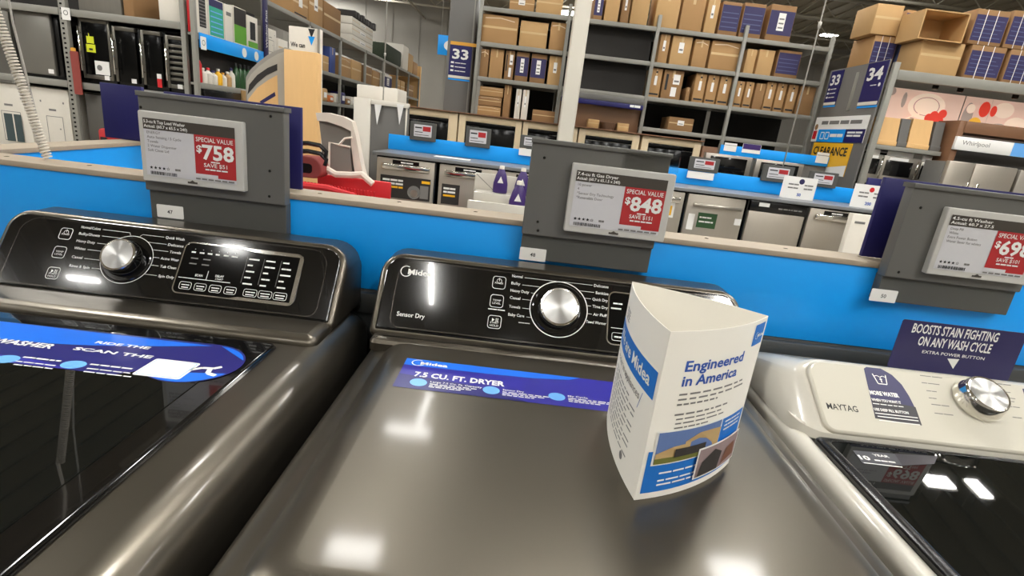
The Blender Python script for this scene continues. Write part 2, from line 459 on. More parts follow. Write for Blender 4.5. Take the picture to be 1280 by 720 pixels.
def sign_panel(x0, x1, label, num, nx, holes, navy_span=None, wrap=None):
    t = thing('sign_panel', ((x0+x1)/2, 1.09, 1.0), label, 'sign panel', 'grey sign panels on the blue rail')
    pl = front(0, 1.07, 0)
    mb = MB([sign_grey, blackplastic])
    mb.prism(pl, rrect(x0, 1.147, x1, 1.338, .003, 2), -.0245, 0, .002)
    for hx, hz in holes: mb.poly(pl, circ(hx, hz, .0028, 12), .0004, blackplastic)
    mb.build('upper_box', t)
    mb = MB(sign_grey); mb.prism(pl, [(x0-.002, 1.332), (x1+.002, 1.332), (x1+.002, 1.341), (x0-.002, 1.341)], -.03, .004, .0015); mb.build('top_lip', t)
    mb = MB(sign_grey_dark)
    mb.prism(front(0, 1.078, 0), rrect(x0+.002, 1.093 if num != '47' else 1.02, x1-.001, 1.150, .002, 2), -.021, 0, .0015); mb.build('lower_plate', t)
    if navy_span:
        mb = MB(navy); mb.box((navy_span[0], 1.145, 1.1725), (navy_span[1], 1.155, 1.345), .001); mb.build('navy_backboard', t, label='navy board showing behind the grey panel')
    mb = MB([paper2, black_ink]); p2 = front(nx, 1.0775, 1.091)
    mb.prism(p2, rrect(0, 0, .056, .027, .002, 2), -.0002, .0006)
    mb.text(p2, .028, .009, .008, num, .0009, black_ink, align='c', bold=.01)
    mb.build('number_sticker', t, label='white sticker reading '+num)
    if wrap:
        mb = MB(clear); mb.box((wrap[0], 1.0640, 1.306), (wrap[1], 1.0655, 1.337)); mb.build('clear_cover', t, label='clear plastic cover')
    return t
sign_panel(-.772, -.482, 'grey sign panel with a navy backboard above the dark washer', '47', -.757, [(-.508, 1.322), (-.512, 1.215), (-.514, 1.163), (-.767, 1.31)], (-.77, -.479))
sign_panel(.013, .290, 'grey sign panel with a clear cover above the dark dryer', '48', .014, [(.040, 1.305), (.043, 1.176), (.046, 1.158)], None, (.20, .306))
sign_panel(.777, 1.065, 'grey sign panel with a navy backboard above the white washer', '50', .766, [(.803, 1.295), (.803, 1.16)], (.767, 1.075))
price_tag(-.765, 1.305, 1.056, '758', ('5.3-cu ft Top Load Washer', 'Actual: (60.7 x 65.5 x 240)'), 'SAVE $51',
          'grey electronic price tag reading 758 dollars', ('ENERGY', 'Auto Sensing / 5 Cycle', 'Towels', '2 Water Dispenser', 'Soft Close Lid'))
price_tag(.097, 1.303, 1.056, '848', ('7.4-cu ft Gas Dryer', 'Actual: (60.7 x 65.1.5 x 240)'), 'SAVE $151',
          'grey electronic price tag reading 848 dollars', ('10 power', '4', '*Sensor Dry Technology', '*Reversible Door'))
price_tag(.848, 1.303, 1.056, '698', ('4.5-cu ft Washer', 'Actual: 60.7 x 27.5'), 'SAVE $101',
          'grey electronic price tag reading 698 dollars', ('Deep Fill', 'White', 'Extra Power Button', 'Water Saver for whites'))

# ------------------------------------------------------------------ machines
def cabinet(mb, x0, x1, y0, y1, z1, r, rc=.04):
    lv = [(0.012, .012), (0, .03), (0, z1-r)]
    for i in range(1, 9):
        a = math.pi/2*i/8; lv.append((r*(1-math.cos(a)), z1-r+r*math.sin(a)))
    def ring(d, z): return [Vector((a, b, z)) for a, b in rrect(x0+d, y0+d, x1-d, y1-d, max(rc-d*.35, .012), 6)]
    return ring, None, lv
CV = Vector((0, .095, .138)); CS = CV.length
def midea_console(t, x0, x1, rTL=.042, rTR=.042):
    """slanted control console with rounded upper corners; returns its frame"""
    pl = PL((0, .905, .957), (1, 0, 0), CV)
    out = rrect(x0, 0, x1, CS, (.012, .012, rTR, rTL), 7)
    def back(pts, y, dz): return [Vector((pl.p(a, b).x, y, pl.p(a, b).z-dz)) for a, b in pts]
    mb = MB(graphite)
    mb.loft([back(inset(out, -.004), 1.068, .02), back(inset(out, -.004), 1.055, .006), [pl.p(a, b, -.012) for a, b in inset(out, -.003)],
             [pl.p(a, b, -.004) for a, b in out], [pl.p(a, b, -.001) for a, b in inset(out, .003)], [pl.p(a, b, 0) for a, b in inset(out, .008)]])
    mb.build('console_shell', t, sharp=50)
    o2 = inset(out, .010)
    mb = MB(blackglass)
    mb.slab(pl, o2, [(0, -.002), (0, .0012), (.0015, .0026), (.004, .0032)])
    pan = mb.build('control_panel', t, sharp=50)
    mb = MB(mat('panel_trim', (80, 76, 70), .2, .8))
    o3 = rrect(x0+.034, .016, x1-.034, CS-.016, (.02, .02, .035, .035), 7)
    mb.ring(pl, o3, .0012, .0034); mb.build('panel_contour', pan)
    return pl, pan
ANISO = bpy.data.materials.new('spun_metal'); ANISO.use_nodes = True
_nt = ANISO.node_tree; _b = _nt.nodes['Principled BSDF']
_b.inputs['Base Color'].default_value = (.55, .545, .53, 1); _b.inputs['Metallic'].default_value = 1
_b.inputs['Roughness'].default_value = .36; _b.inputs['Anisotropic Rotation'].default_value = .25; _b.inputs['Anisotropic'].default_value = .92
_tg = _nt.nodes.new('ShaderNodeTangent'); _tg.direction_type = 'RADIAL'; _tg.axis = 'Z'
_nt.links.new(_tg.outputs[0], _b.inputs['Tangent'])
def knob(t, pl, a, b, r0, r1, hgt, barrel, ringline=None, skirt=None):
    c = pl.p(a, b, 0)
    M = Matrix.Translation(c-BASE[t.name]) @ Matrix((pl.u, pl.v, pl.n)).transposed().to_4x4()
    loc = topf(0, 0, 0)
    mb = MB(barrel)
    n = 56
    lv = [(0, .003), (0, .008), ((r0-r1), hgt-.004), ((r0-r1)+.0015, hgt-.001), ((r0-r1)+.003, hgt)]
    mb.slab(loc, circ(0, 0, r0, n), lv)
    k = mb.build('dial', None, base=(0, 0, 0), sharp=40); k.parent = t; k.matrix_local = M; BASE[k.name] = BASE[t.name]
    mb = MB([ANISO, chrome]); mb.poly(loc, circ(0, 0, r1-.0035, n), hgt+.0006, ANISO)
    q = [(0, hgt), (.0012, hgt+.0012), (.004, hgt+.0007)]
    mb.loft([[loc.p(x, y, h) for x, y in circ(0, 0, r1-.001-d, n)] for d, h in q], chrome, cap=False)
    f = mb.build('dial_face', None, base=(0, 0, 0)); f.parent = k; BASE[f.name] = BASE[t.name]
    if skirt:
        mb = MB(barrel); mb.slab(loc, circ(0, 0, skirt, n), [(0, .0015), (0, .004), (.002, .0055)])
        s_ = mb.build('dial_skirt', None, base=(0, 0, 0), sharp=40); s_.parent = t; s_.matrix_local = M; BASE[s_.name] = BASE[t.name]
def button(mb, pl, a, b, w, lines, e, icon=None):
    mb.ring(pl, rrect(a-w/2, b-w/2, a+w/2, b+w/2, w*.22, 4), .0011, e, white_ink)
    if icon == 'power':
        mb.ring(pl, circ(a, b+w*.12, w*.2, 18), .0009, e, white_ink); mb.rect(pl, a-.0005, b+w*.12, a+.0005, b+w*.38, e, white_ink)
    if icon == 'play':
        mb.poly(pl, [(a-w*.2, b+w*.02), (a, b+w*.16), (a-w*.2, b+w*.3)], e, white_ink)
        mb.rect(pl, a+w*.08, b+w*.02, a+w*.13, b+w*.3, e, white_ink); mb.rect(pl, a+w*.2, b+w*.02, a+w*.25, b+w*.3, e, white_ink)
    for i, l in enumerate(lines):
        mb.text(pl, a, b-w*.12-i*w*.22-(0 if icon else -w*.1), w*.15, l, e, white_ink, align='c', w=w*.62)
def midea_logo(mb, pl, a, b, hgt, e, m, w=None):
    """open ring and wordmark"""
    r = hgt*1.0
    pts = []
    for i in range(29):
        th = math.radians(60+i*300/28); pts.append((a+r+r*math.cos(th), b+hgt*.5+r*math.sin(th)))
    mb.line(pl, pts, hgt*.16, e, m)
    mb.text(pl, a+r*1.35, b, hgt, 'Midea', e, m, bold=.03, w=hgt*4.4)

# ---- washer at left
washer = t = thing('washing_machine', (-.645, .68, 0), 'dark graphite top load washer with smoked glass lid and blue sticker', 'washing machine')
pts, pl0, lv = cabinet(None, -1.0, -.288, .14, 1.06, .950, .05)
mb = MB(graphite); mb.loft([pts(*q) for q in lv]); mb.build('cabinet', t, sharp=60)
pl = topf(0, 0, 0)
mb = MB(graphite)
for dy in (0,):
    mb.slab(pl, rrect(-.965, .828, -.325, .93, .02, 4), [(0, .945), (0, .953), (.003, .959), (.009, .9635), (.02, .9665)])
mb.build('rear_deck', t)
mb = MB(blackglass)
lidp = rrect(-.925, .20, -.384, .816, (.03, .03, .012, .03), 5)
mb.slab(pl, lidp, [(0, .949), (0, .9545), (.0015, .9562), (.004, .957)]); lid = mb.build('lid_frame', t)
mb = MB(lidglass); mb.slab(pl, rrect(-.885, .24, -.424, .79, .02, 5), [(0, .9565), (0, .9573), (.001, .9578)]); mb.build('lid_glass', lid)
mb = MB(mat('lid_edge_metal', (90, 86, 80), .15, .8)); mb.ring(pl, inset(lidp, -.0025), .0025, .9512); mb.build('lid_trim', t)
# sticker
mb = MB([stk_dark, stk_purple, stk_blue, stk_light, white_ink]); sp = topf(0, 0, .9580); e = .0002
ax0 = -.93
body = [(ax0, .652), (-.53, .660)]
th0 = [(-.463+.055*math.cos(math.radians(q))*1.25, .716+.066*math.sin(math.radians(q))) for q in range(-140, 91, 10)]
mb.poly(sp, [(ax0, .652)]+[(-.54, .652)]+th0+[(ax0, .775)], 0, stk_dark)
wave = [(ax0, .775), (ax0, .735)]+[(ax0+.47*i/12, .735-.022*math.sin(i/12*math.pi*.9)+.0*i) for i in range(1, 13)]+[(-.40, .775)]
wave = [(ax0, .735)]+[(ax0+.42*i/14, .735-.024*math.sin(i/14*math.pi)+.028*(i/14)**2) for i in range(1, 15)]+[(-.47, .775), (ax0, .775)]
mb.poly(sp, wave, e, stk_blue)
mb.poly(sp, [(ax0, .652), (-.60, .652), (-.66, .668), (-.78, .675), (ax0, .675)], e, stk_purple)
mb.poly(sp, [(-.463+.066*math.cos(math.radians(q)), .716+.064*math.sin(math.radians(q))) for q in range(-135, -20, 8)], e, stk_blue)
mb.poly(sp, [(-.463+.066*math.cos(math.radians(q)), .716+.062*math.sin(math.radians(q))) for q in range(20, 88, 6)], e, stk_blue)
def onz_(px, py): return on(sp, px, py)
for (p, q, hh, s_) in (((-40, 424), (54, 440), .014, '5.3 WASHER'), ((90, 437), (192, 446), .009, 'SCAN THE'), ((118, 429), (190, 434), .008, 'RIDE THE')):
    ptext(mb, sp, p, q, hh, s_, 2*e, white_ink, bold=.03)
for px, py in ((8, 449), (92, 456)):
    a, b = on(sp, px, py); mb.poly(sp, circ(a, b, .0165, 26, .0125), 2*e, stk_light)
for i, (x, y, x2) in enumerate(((28, 447, 76), (18, 452, 70), (16, 456, 66), (112, 456, 166), (108, 461, 164), (104, 465, 166))):
    pbars(mb, sp, (x, y), (x2, y+5), .0035 if i in (0, 3) else .0025, 2*e, white_ink, 4, i+2)
qa, qb = on(sp, 211, 460); mb.prism(sp, rrect(qa-.034, qb-.030, qa+.034, qb+.024, .004, 3), e, 2*e, m=white_ink)
mb.ring(sp, rrect(qa-.031, qb-.027, qa+.031, qb+.021, .003, 3), .001, 3*e, stk_light)
for ang, ln in ((200, .03), (330, .028), (85, .02)):                     # paint splash strokes
    pass
sa, sb = on(sp, 262, 462)
mb.line(sp, [(sa-.025, sb-.008), (sa-.012, sb+.002), (sa+.004, sb+.004), (sa+.012, sb+.012)], .006, 2*e, white_ink)
mb.line(sp, [(sa, sb+.002), (sa+.004, sb-.012), (sa+.018, sb-.016)], .007, 2*e, white_ink)
mb.build('lid_sticker', t, smooth=False, label='blue and indigo promotional sticker')
pl, pan = midea_console(t, -.99, -.322, .042, .045)
kc = on(pl, 160, 325)
knob(t, pl, kc[0], kc[1], .036, .033, .030, blackglass, skirt=.0455)
mb = MB([white_ink, chrome]); e = .0036
mb.ring(pl, circ(kc[0], kc[1], .049, 60), .0011, e, white_ink)
bs = .024
for (px, py), ls, ic in (((84, 293), ('POWER',), 'power'), ((76, 316), ('TEMP', 'LEVEL'), None), ((68, 342), ('START', 'HOLD'), 'play')):
    a, b = on(pl, px, py); button(mb, pl, a, b, bs, ls, e, ic)
lab = (('Normal/Colors', (103, 286), (127, 289)), ('Bulky/Sheets', (100, 294), (126, 297)), ('Heavy Duty', (97, 303), (120, 306)), ('Whites', (94, 312), (108, 314)),
       ('Casual', (91, 323), (104, 325)), ('Rinse & Spin', (88, 334), (113, 337)))
for s_, p, q in lab:
    ptext(mb, pl, p, q, .0052, s_, e, white_ink, bold=.01)
rlab = (('Quick Wash', (208, 299), (231, 303)), ('Delicates', (211, 308), (230, 311)), ('Towels', (213, 317), (227, 319)), ('Active Wear', (202, 325), (224, 329)), ('Tub Clean', (201, 335), (221, 338)), ('Spin Only', (199, 347), (218, 350)))
for s_, p, q in rlab:
    ptext(mb, pl, p, q, .0052, s_, e, white_ink, bold=.01)
def leads(lst_l, lst_r, kc, R, k):
    for i, (s_, p, q) in enumerate(lst_l):
        a, b = on(pl, *q); a += .004; b += .0025
        dx = math.sqrt(max(R*R-(b-kc[1])**2, 0)); 
        if abs(b-kc[1]) < R: mb.line(pl, [(a, b), (kc[0]-dx, b)], .0008, e, white_ink)
        else: mb.line(pl, [(a, b), (kc[0]-.012, b), (kc[0]-.009, kc[1]+R)], .0008, e, white_ink)
    for i, (s_, p, q) in enumerate(lst_r):
        a, b = on(pl, *p); a -= .003; b += .0025
        dx = math.sqrt(max(R*R-(b-kc[1])**2, 0))
        if abs(b-kc[1]) < R: mb.line(pl, [(kc[0]+dx, b), (a, b)], .0008, e, white_ink)
        else: mb.line(pl, [(kc[0]+.009, kc[1]+R), (kc[0]+.013, b), (a, b)], .0008, e, white_ink)
leads(lab, rlab, kc, .049, 0)
mb.build('cycle_print', pan, smooth=False, label='white cycle names and buttons')
# display window
q0 = on(pl, 219, 372); q1 = on(pl, 376, 316)
q0 = (-.634, .032); q1 = (-.402, .137)
mb = MB(mat('display_black', (8, 8, 9), .08, spec=.35)); mb.slab(pl, rrect(q0[0], q0[1], q1[0], q1[1], (.012, .012, .014, .014), 5), [(0, .003), (0, .0042), (.0006, .0046)]); dsp = mb.build('display', t)
mb = MB(chrome); mb.ring(pl, rrect(q0[0], q0[1], q1[0], q1[1], (.012, .012, .014, .014), 5), .0022, .0049)
mb.poly(pl, [(q0[0]+.11, q1[1]-.0022), (q0[0]+.135, q1[1]-.007), (q1[0]-.006, q1[1]-.007), (q1[0]-.006, q1[1]-.0022)], .0049)
mb.poly(pl, [(q1[0]-.008, q0[1]+.006), (q1[0]-.0022, q0[1]+.006), (q1[0]-.0022, q1[1]-.004), (q1[0]-.008, q1[1]-.006)], .0049)
mb.poly(pl, [(q0[0]+.11, q0[1]+.0022), (q1[0]-.006, q0[1]+.0022), (q1[0]-.006, q0[1]+.006), (q0[0]+.125, q0[1]+.006)], .0049); mb.build('display_frame', dsp)
mb = MB([white_ink, grey_ink]); e = .0051
A0, B0, W_, H_ = q0[0], q0[1], q1[0]-q0[0], q1[1]-q0[1]
for i in range(7):
    x = A0+.012+i*.0285+(.006 if i > 3 else 0); w = .023 if i < 4 else .026
    if i > 3: x += .002
    mb.ring(pl, rrect(x, B0+.009, x+w, B0+.024, .004, 3), .0009, e, white_ink)
    mb.bars(pl, x+.004, B0+.017, w-.008, .002, e, white_ink, 2, i); mb.bars(pl, x+.005, B0+.012, w-.010, .002, e, white_ink, 1, i)
mb.rect(pl, A0+.006, B0+.031, A0+.105, B0+.0322, e, white_ink)
mb.rect(pl, A0+.058, B0+.032, A0+.0592, B0+.050, e, white_ink)
mb.text(pl, A0+.036, B0+.037, .0045, 'SCAN', e, white_ink, w=.014, bold=.02)
mb.text(pl, A0+.074, B0+.040, .0042, 'DELAY', e, white_ink, w=.016, bold=.02); mb.text(pl, A0+.075, B0+.0345, .0035, 'START', e, white_ink, w=.015)
for i, wd in enumerate((.008, .009, .009, .008, .010, .012)):
    mb.bars(pl, A0+.016+i*.0155, H_+B0-.022, wd, .003, e, white_ink, 1, i); mb.rect(pl, A0+.021+i*.0155, H_+B0-.0145, A0+.0222+i*.0155, H_+B0-.0135, e, white_ink)
for j in range(2):
    for i in range(2): mb.bars(pl, A0+.018+i*.024, H_+B0-.034-j*.011, .014, .0025, e, grey_ink, 1, i)
for c in range(3):
    xx = A0+.128+c*.033
    mb.rect(pl, xx-.004, B0+.034, xx-.0032, H_+B0-.018, e, grey_ink)
    for r_ in range(5): mb.bars(pl, xx, B0+.032+r_*.0125, (.018, .012, .016, .010, .020)[(r_+c) % 5], .003, e, white_ink, 1+(r_ % 2), r_+c)
mb.build('display_print', dsp, smooth=False)

# ---- dryer in the middle
dryer = t = thing('clothes_dryer', (.103, .68, 0), 'dark graphite clothes dryer with indigo sticker and a folded card on top', 'dryer')
pts, pl0, lv = cabinet(None, -.256, .476, .285, 1.06, .938, .042, .05)
lv = lv+[(.045, .9388), (.048, .942), (.053, .947), (.060, .9512), (.068, .9540), (.077, .9554), (.088, .956)]
mb = MB(graphite); mb.loft([pts(*q) for q in lv]); mb.build('cabinet', t, sharp=60)
pl, pan = midea_console(t, -.252, .458, .042, .040)
mb = MB(graphite); mb.slab(topf(0, 0, 0), rrect(-.245, .875, .451, .95, .015, 4), [(0, .936), (0, .951), (.004, .957), (.010, .9595), (.02, .9605)]); mb.build('rear_deck', t)
kc = on(pl, 698, 387)
knob(t, pl, kc[0], kc[1], .0415, .0385, .022, blackglass, skirt=.051)
mb = MB([white_ink]); e = .0036
mb.ring(pl, circ(kc[0], kc[1], .0565, 60), .0018, e, white_ink)
for (px, py), ls, ic in (((624, 354), ('POWER',), 'power'), ((621, 377), ('TEMP', 'LEVEL'), None), ((618, 403), ('START', 'HOLD'), 'play')):
    a, b = on(pl, px, py); button(mb, pl, a, b, .026, ls, e, ic)
pbars(mb, pl, (610, 387), (631, 389), .002, e, white_ink, 2, 4)
lab = (('Normal', (640, 347), (653, 349)), ('Bulky', (639, 356), (650, 358)), ('Heavy Duty', (638, 365), (661, 368)), ('Casual', (637, 374), (650, 376)), ('Towels', (636, 385), (650, 387)), ('Baby Care', (635, 395), (655, 398)))
rlab = (('Delicates', (742, 359), (760, 361)), ('Sanitize', (744, 368), (760, 370)), ('Quick Dry', (740, 376), (759, 379)), ('Time Dry', (740, 385), (759, 388)), ('Air Fluff', (741, 395), (758, 397)), ('Towel Warmer', (732, 404), (757, 408)))
for s_, p, q in lab+rlab: ptext(mb, pl, p, q, .0056, s_, e, white_ink, bold=.01)
leads(lab, rlab, kc, .0565, 0)
pbars(mb, pl, (648, 404), (662, 405), .0015, e, white_ink, 2, 4)
mb.build('cycle_print', pan, smooth=False, label='white cycle names and buttons')
mb = MB([white_ink]); a, b = on(pl, 501, 342); midea_logo(mb, pl, a, b, .0105, e, white_ink); mb.build('brand_logo', pan, smooth=False)
mb = MB([white_ink]); ptext(mb, pl, (496, 395), (531, 398), .0085, 'Sensor Dry', e, white_ink, bold=.012); mb.build('feature_text', pan, smooth=False)
q0 = (.195, .030); q1 = (.425, .137)
mb = MB(MATS['display_black']); mb.slab(pl, rrect(q0[0], q0[1], q1[0], q1[1], .013, 5), [(0, .003), (0, .0042), (.0006, .0046)]); dsp = mb.build('display', t)
mb = MB(chrome); mb.ring(pl, rrect(q0[0], q0[1], q1[0], q1[1], .013, 5), .0024, .0049); mb.build('display_frame', dsp)
mb = MB([white_ink]); e = .0051
for i in range(6):
    x = q0[0]+.010+i*.036; mb.ring(pl, rrect(x, q0[1]+.009, x+.028, q0[1]+.025, .004, 3), .0009, e, white_ink); mb.bars(pl, x+.005, q0[1]+.015, .018, .003, e, white_ink, 2, i)
    mb.bars(pl, x, q1[1]-.026, .018, .003, e, white_ink, 2, i)
mb.rect(pl, q0[0]+.008, q0[1]+.033, q0[0]+.11, q0[1]+.0342, e, white_ink)
mb.bars(pl, q0[0]+.006, q1[1]-.036, .02, .003, e, white_ink, 1, 2)
mb.build('display_print', dsp, smooth=False)
# sticker on the dryer top
sp = topf(0, 0, .9563); e = .0002
mb = MB([stk_purple, stk_dark, stk_blue, stk_light, white_ink])
mb.poly(sp, [(-.160, .715), (.262, .713), (.262, .818), (-.160, .818)], 0, stk_purple)
mb.poly(sp, [(-.160, .715), (.05, .714), (-.03, .745), (-.160, .760)], e, stk_dark)
mb.poly(sp, [(-.160, .793), (-.02, .7935), (.06, .797), (.12, .806), (.14, .818), (-.160, .818)], e, stk_blue)
midea_logo(mb, sp, -.148, .799, .0105, 2*e, white_ink)
ptext(mb, sp, (517, 470), (631, 478), .0155, '7.5 CU. FT. DRYER', 2*e, white_ink, bold=.035)
for i, (px, py) in enumerate(((523, 478), (614, 488), (696, 496))):
    a, b = on(sp, px, py); mb.poly(sp, circ(a, b, .0135, 26, .0125), 2*e, stk_light)
    tx = ('Large 7.5 Cu. Ft. Capacity', 'Sensor Dry', 'My Cycle')[i]
    mb.text(sp, a+.018, b+.004, .0052, tx, 2*e, white_ink, bold=.01, w=(.082, .034, .032)[i])
    for k in range(3): mb.bars(sp, a+.018, b-.002-.0048*k, (.074, .066, .05)[k], .0022, 2*e, white_ink, 6, k+i)
mb.build('top_sticker', t, smooth=False, label='indigo sticker reading 7.5 CU. FT. DRYER')

# ---- white washer at right
t = thing('washing_machine', (.845, .66, 0), 'white top load washer with dark glass lid and chrome dial', 'washing machine')
pts, pl0, lv = cabinet(None, .502, 1.19, .20, 1.05, .918, .020, .04)
lv = lv+[(.026, .918), (.034, .912), (.034, .86)]
mb = MB(whitepaint); mb.loft([pts(*q) for q in lv]); mb.build('cabinet', t, sharp=60)
MO = Vector((0, .782, .926)); MV = Vector((0, .118, .080)); ML = MV.length
pl = PL(MO, (1, 0, 0), MV)
r0 = rrect(.507, .775, 1.184, 1.045, .05, 7)
r2 = rrect(.556, 0, 1.131, ML, (.02, .02, .035, .035), 7)
r2b = rrect(.536, -.004, 1.151, ML+.012, (.025, .025, .045, .045), 7)
mb = MB(whitepaint)
ring0 = [Vector((a, b, .915)) for a, b in r0]
ring1 = [Vector((a, b, .925+.035*max(0, min(1, (b-.775)/.27))**.6)) for a, b in inset(r0, .004)]
ring2 = [pl.p(a, b, -.014) for a, b in r2b]
ring3 = [pl.p(a, b, -.003) for a, b in inset(r2, -.008)]
ring4 = [pl.p(a, b, -.001) for a, b in inset(r2, -.003)]
mb.loft([ring0, ring1, ring2, ring3, ring4]); mb.build('console_shell', t, sharp=50)
mb = MB(mat('console_white', (196, 191, 176), .3, 0, .4)); mb.slab(pl, r2, [(0, -.002), (0, .003), (.0015, .0052), (.005, .0065)]); pan = mb.build('control_panel', t, sharp=60)
e = .0068
kc = on(pl, 1216, 504)
knob(t, PL(pl.p(0, 0, .005), pl.u, pl.v, pl.n), kc[0], kc[1], .040, .0355, .032, chrome)
mb = MB([grey_ink, black_ink])
ptext(mb, pl, (1032, 513), (1070, 516), .0115, 'MAYTAG', e, black_ink, bold=.012)
for i, (x, y, x2) in enumerate(((1147, 472, 1174), (1149, 481, 1171), (1155, 491, 1168), (1158, 500, 1168), (1161, 508, 1183), (1165, 519, 1188), (1240, 482, 1260), (1247, 492, 1260), (1255, 500, 1266), (1256, 504, 1265), (1252, 510, 1271), (1262, 524, 1274))):
    pbars(mb, pl, (x, y), (x2, y+2), .0018, e, grey_ink, 2, i)
mb.build('cycle_print', pan, smooth=False)
mb = MB([navy_dark, white_ink, mat('sticker_black', (44, 40, 48), .4)])
q = [on(pl, *p) for p in ((1077, 463), (1091, 525), (1149, 534), (1142, 515), (1133, 497), (1124, 483), (1112, 471), (1098, 463), (1080, 461))]
mb.poly(pl, q, e, navy_dark)
q2 = [on(pl, *p) for p in ((1086, 500), (1091, 525), (1149, 534), (1141, 511))]
mb.poly(pl, q2, e+.0002, MATS['sticker_black'])
ptext(mb, pl, (1085, 495), (1121, 499), .0078, 'MORE WATER', e+.0004, white_ink, bold=.04)
ptext(mb, pl, (1087, 503), (1123, 506), .005, 'WHEN YOU WANT IT', e+.0004, white_ink, bold=.03)
for i, (x, y, x2) in enumerate(((1088, 507, 1126), (1091, 519, 1143), (1096, 528, 1146), (1094, 523, 1144))):
    pbars(mb, pl, (x, y), (x2, y+4), .0016, e+.0004, white_ink, 1 if i else 5, i)
ptext(mb, pl, (1090, 515), (1132, 518), .0048, 'USE DEEP FILL BUTTON', e+.0004, white_ink, bold=.03)
ga, gb = on(pl, 1098, 477)
mb.line(pl, [(ga-.012, gb+.011), (ga-.008, gb-.009), (ga+.008, gb-.009), (ga+.012, gb+.011)], .0018, e+.0004, white_ink)
mb.line(pl, [(ga-.011, gb+.006), (ga-.005, gb+.008), (ga, gb+.005), (ga+.005, gb+.008), (ga+.011, gb+.006)], .0013, e+.0004, white_ink)
mb.line(pl, [(ga, gb-.006), (ga, gb+.001)], .002, e+.0004, white_ink); mb.poly(pl, [(ga-.003, gb), (ga+.003, gb), (ga, gb+.004)], e+.0004, white_ink)
mb.build('feature_sticker', pan, smooth=False, label='dark sticker reading MORE WATER WHEN YOU WANT IT')
mb = MB([navy_dark]); mb.poly(pl, [on(pl, *p) for p in ((1274, 488), (1280, 508), (1300, 512), (1300, 490))], e, navy_dark); mb.build('feature_sticker', pan, smooth=False)
pl = topf(0, 0, 0)
mb = MB(blackplastic); lp = rrect(.529, .215, 1.155, .768, (.03, .03, .012, .012), 5)
lp2 = rrect(.548, .235, 1.14, .757, (.03, .03, .012, .012), 5)
Z_ = lambda q, z, d=0: [Vector((a, b, z)) for a, b in inset(q, d)]
mb.loft([Z_(lp2, .885), Z_(lp2, .9262), Z_(lp2, .9270, -.003), Z_(lp, .9270, .005), Z_(lp, .9262, .002), Z_(lp, .924), Z_(lp, .9185)], cap=False); lid = mb.build('lid_frame', t)
gp = PL((0, .756, .9255), (1, 0, 0), (0, .525, .0425)); mb = MB(lidglass); mb.slab(gp, rrect(.5485, -.524, 1.1395, 0, (.025, .025, .011, .011), 5), [(0, -.006), (0, 0)]); mb.build('lid_glass', lid)
sp = PL(gp.p(0, 0, .0004), gp.u, gp.v)
mb = MB([mat('sticker_slate', (70, 70, 76), .4), white_ink, MATS['sticker_black']])
mb.poly(sp, [on(sp, *p) for p in ((1066, 563), (1078, 579), (1128, 582), (1118, 567))], 0, MATS['sticker_slate'])
mb.poly(sp, [on(sp, *p) for p in ((1118, 567), (1128, 582), (1168, 580), (1172, 570))], 0, MATS['sticker_black'])
ptext(mb, sp, (1076, 574), (1089, 575), .010, '10', .0002, white_ink, bold=.04); ptext(mb, sp, (1092, 570), (1112, 572), .0055, 'YEAR', .0002, white_ink, bold=.03)
pbars(mb, sp, (1094, 576), (1118, 577), .003, .0002, white_ink, 3, 5); pbars(mb, sp, (1080, 579), (1126, 582), .002, .0002, white_ink, 1, 5)
mb.build('warranty_sticker', t, smooth=False)

# ---- card behind the white washer
t = thing('promo_card', (.897, .955, .97), 'navy card with white lettering standing up behind the white washer console', 'sign card')
pl = front(.772, .952, .955)
a0, a1, b1 = 0, .238, .117
x0 = on(pl, 1112, 455); x1 = on(pl, 1266, 468); y1 = on(pl, 1116, 398)
w = x1[0]-x0[0]; pl = front(pl.O.x+x0[0], .956, .991); top = pl.O.z
hh = (front(.772, .952, .955).p(0, y1[1]).z)-.991
mb = MB(navy_dark); mb.prism(pl, rrect(0, 0, w, hh, .004, 3), -.0015, 0); mb.build('card', t)
mb = MB([white_ink]); e = .0004
ptext(mb, pl, (1139, 415), (1247, 425), .0185, 'BOOSTS STAIN FIGHTING', e, white_ink, bold=.02)
ptext(mb, pl, (1146, 431), (1238, 439), .0185, 'ON ANY WASH CYCLE', e, white_ink, bold=.02)
ptext(mb, pl, (1152, 441), (1231, 447), .006, 'EXTRA POWER BUTTON', e, white_ink, bold=.01)
mb.poly(pl, [on(pl, *p) for p in ((1184, 448), (1191, 461), (1199, 449))], e, white_ink)
mb.build('lettering', t, smooth=False)

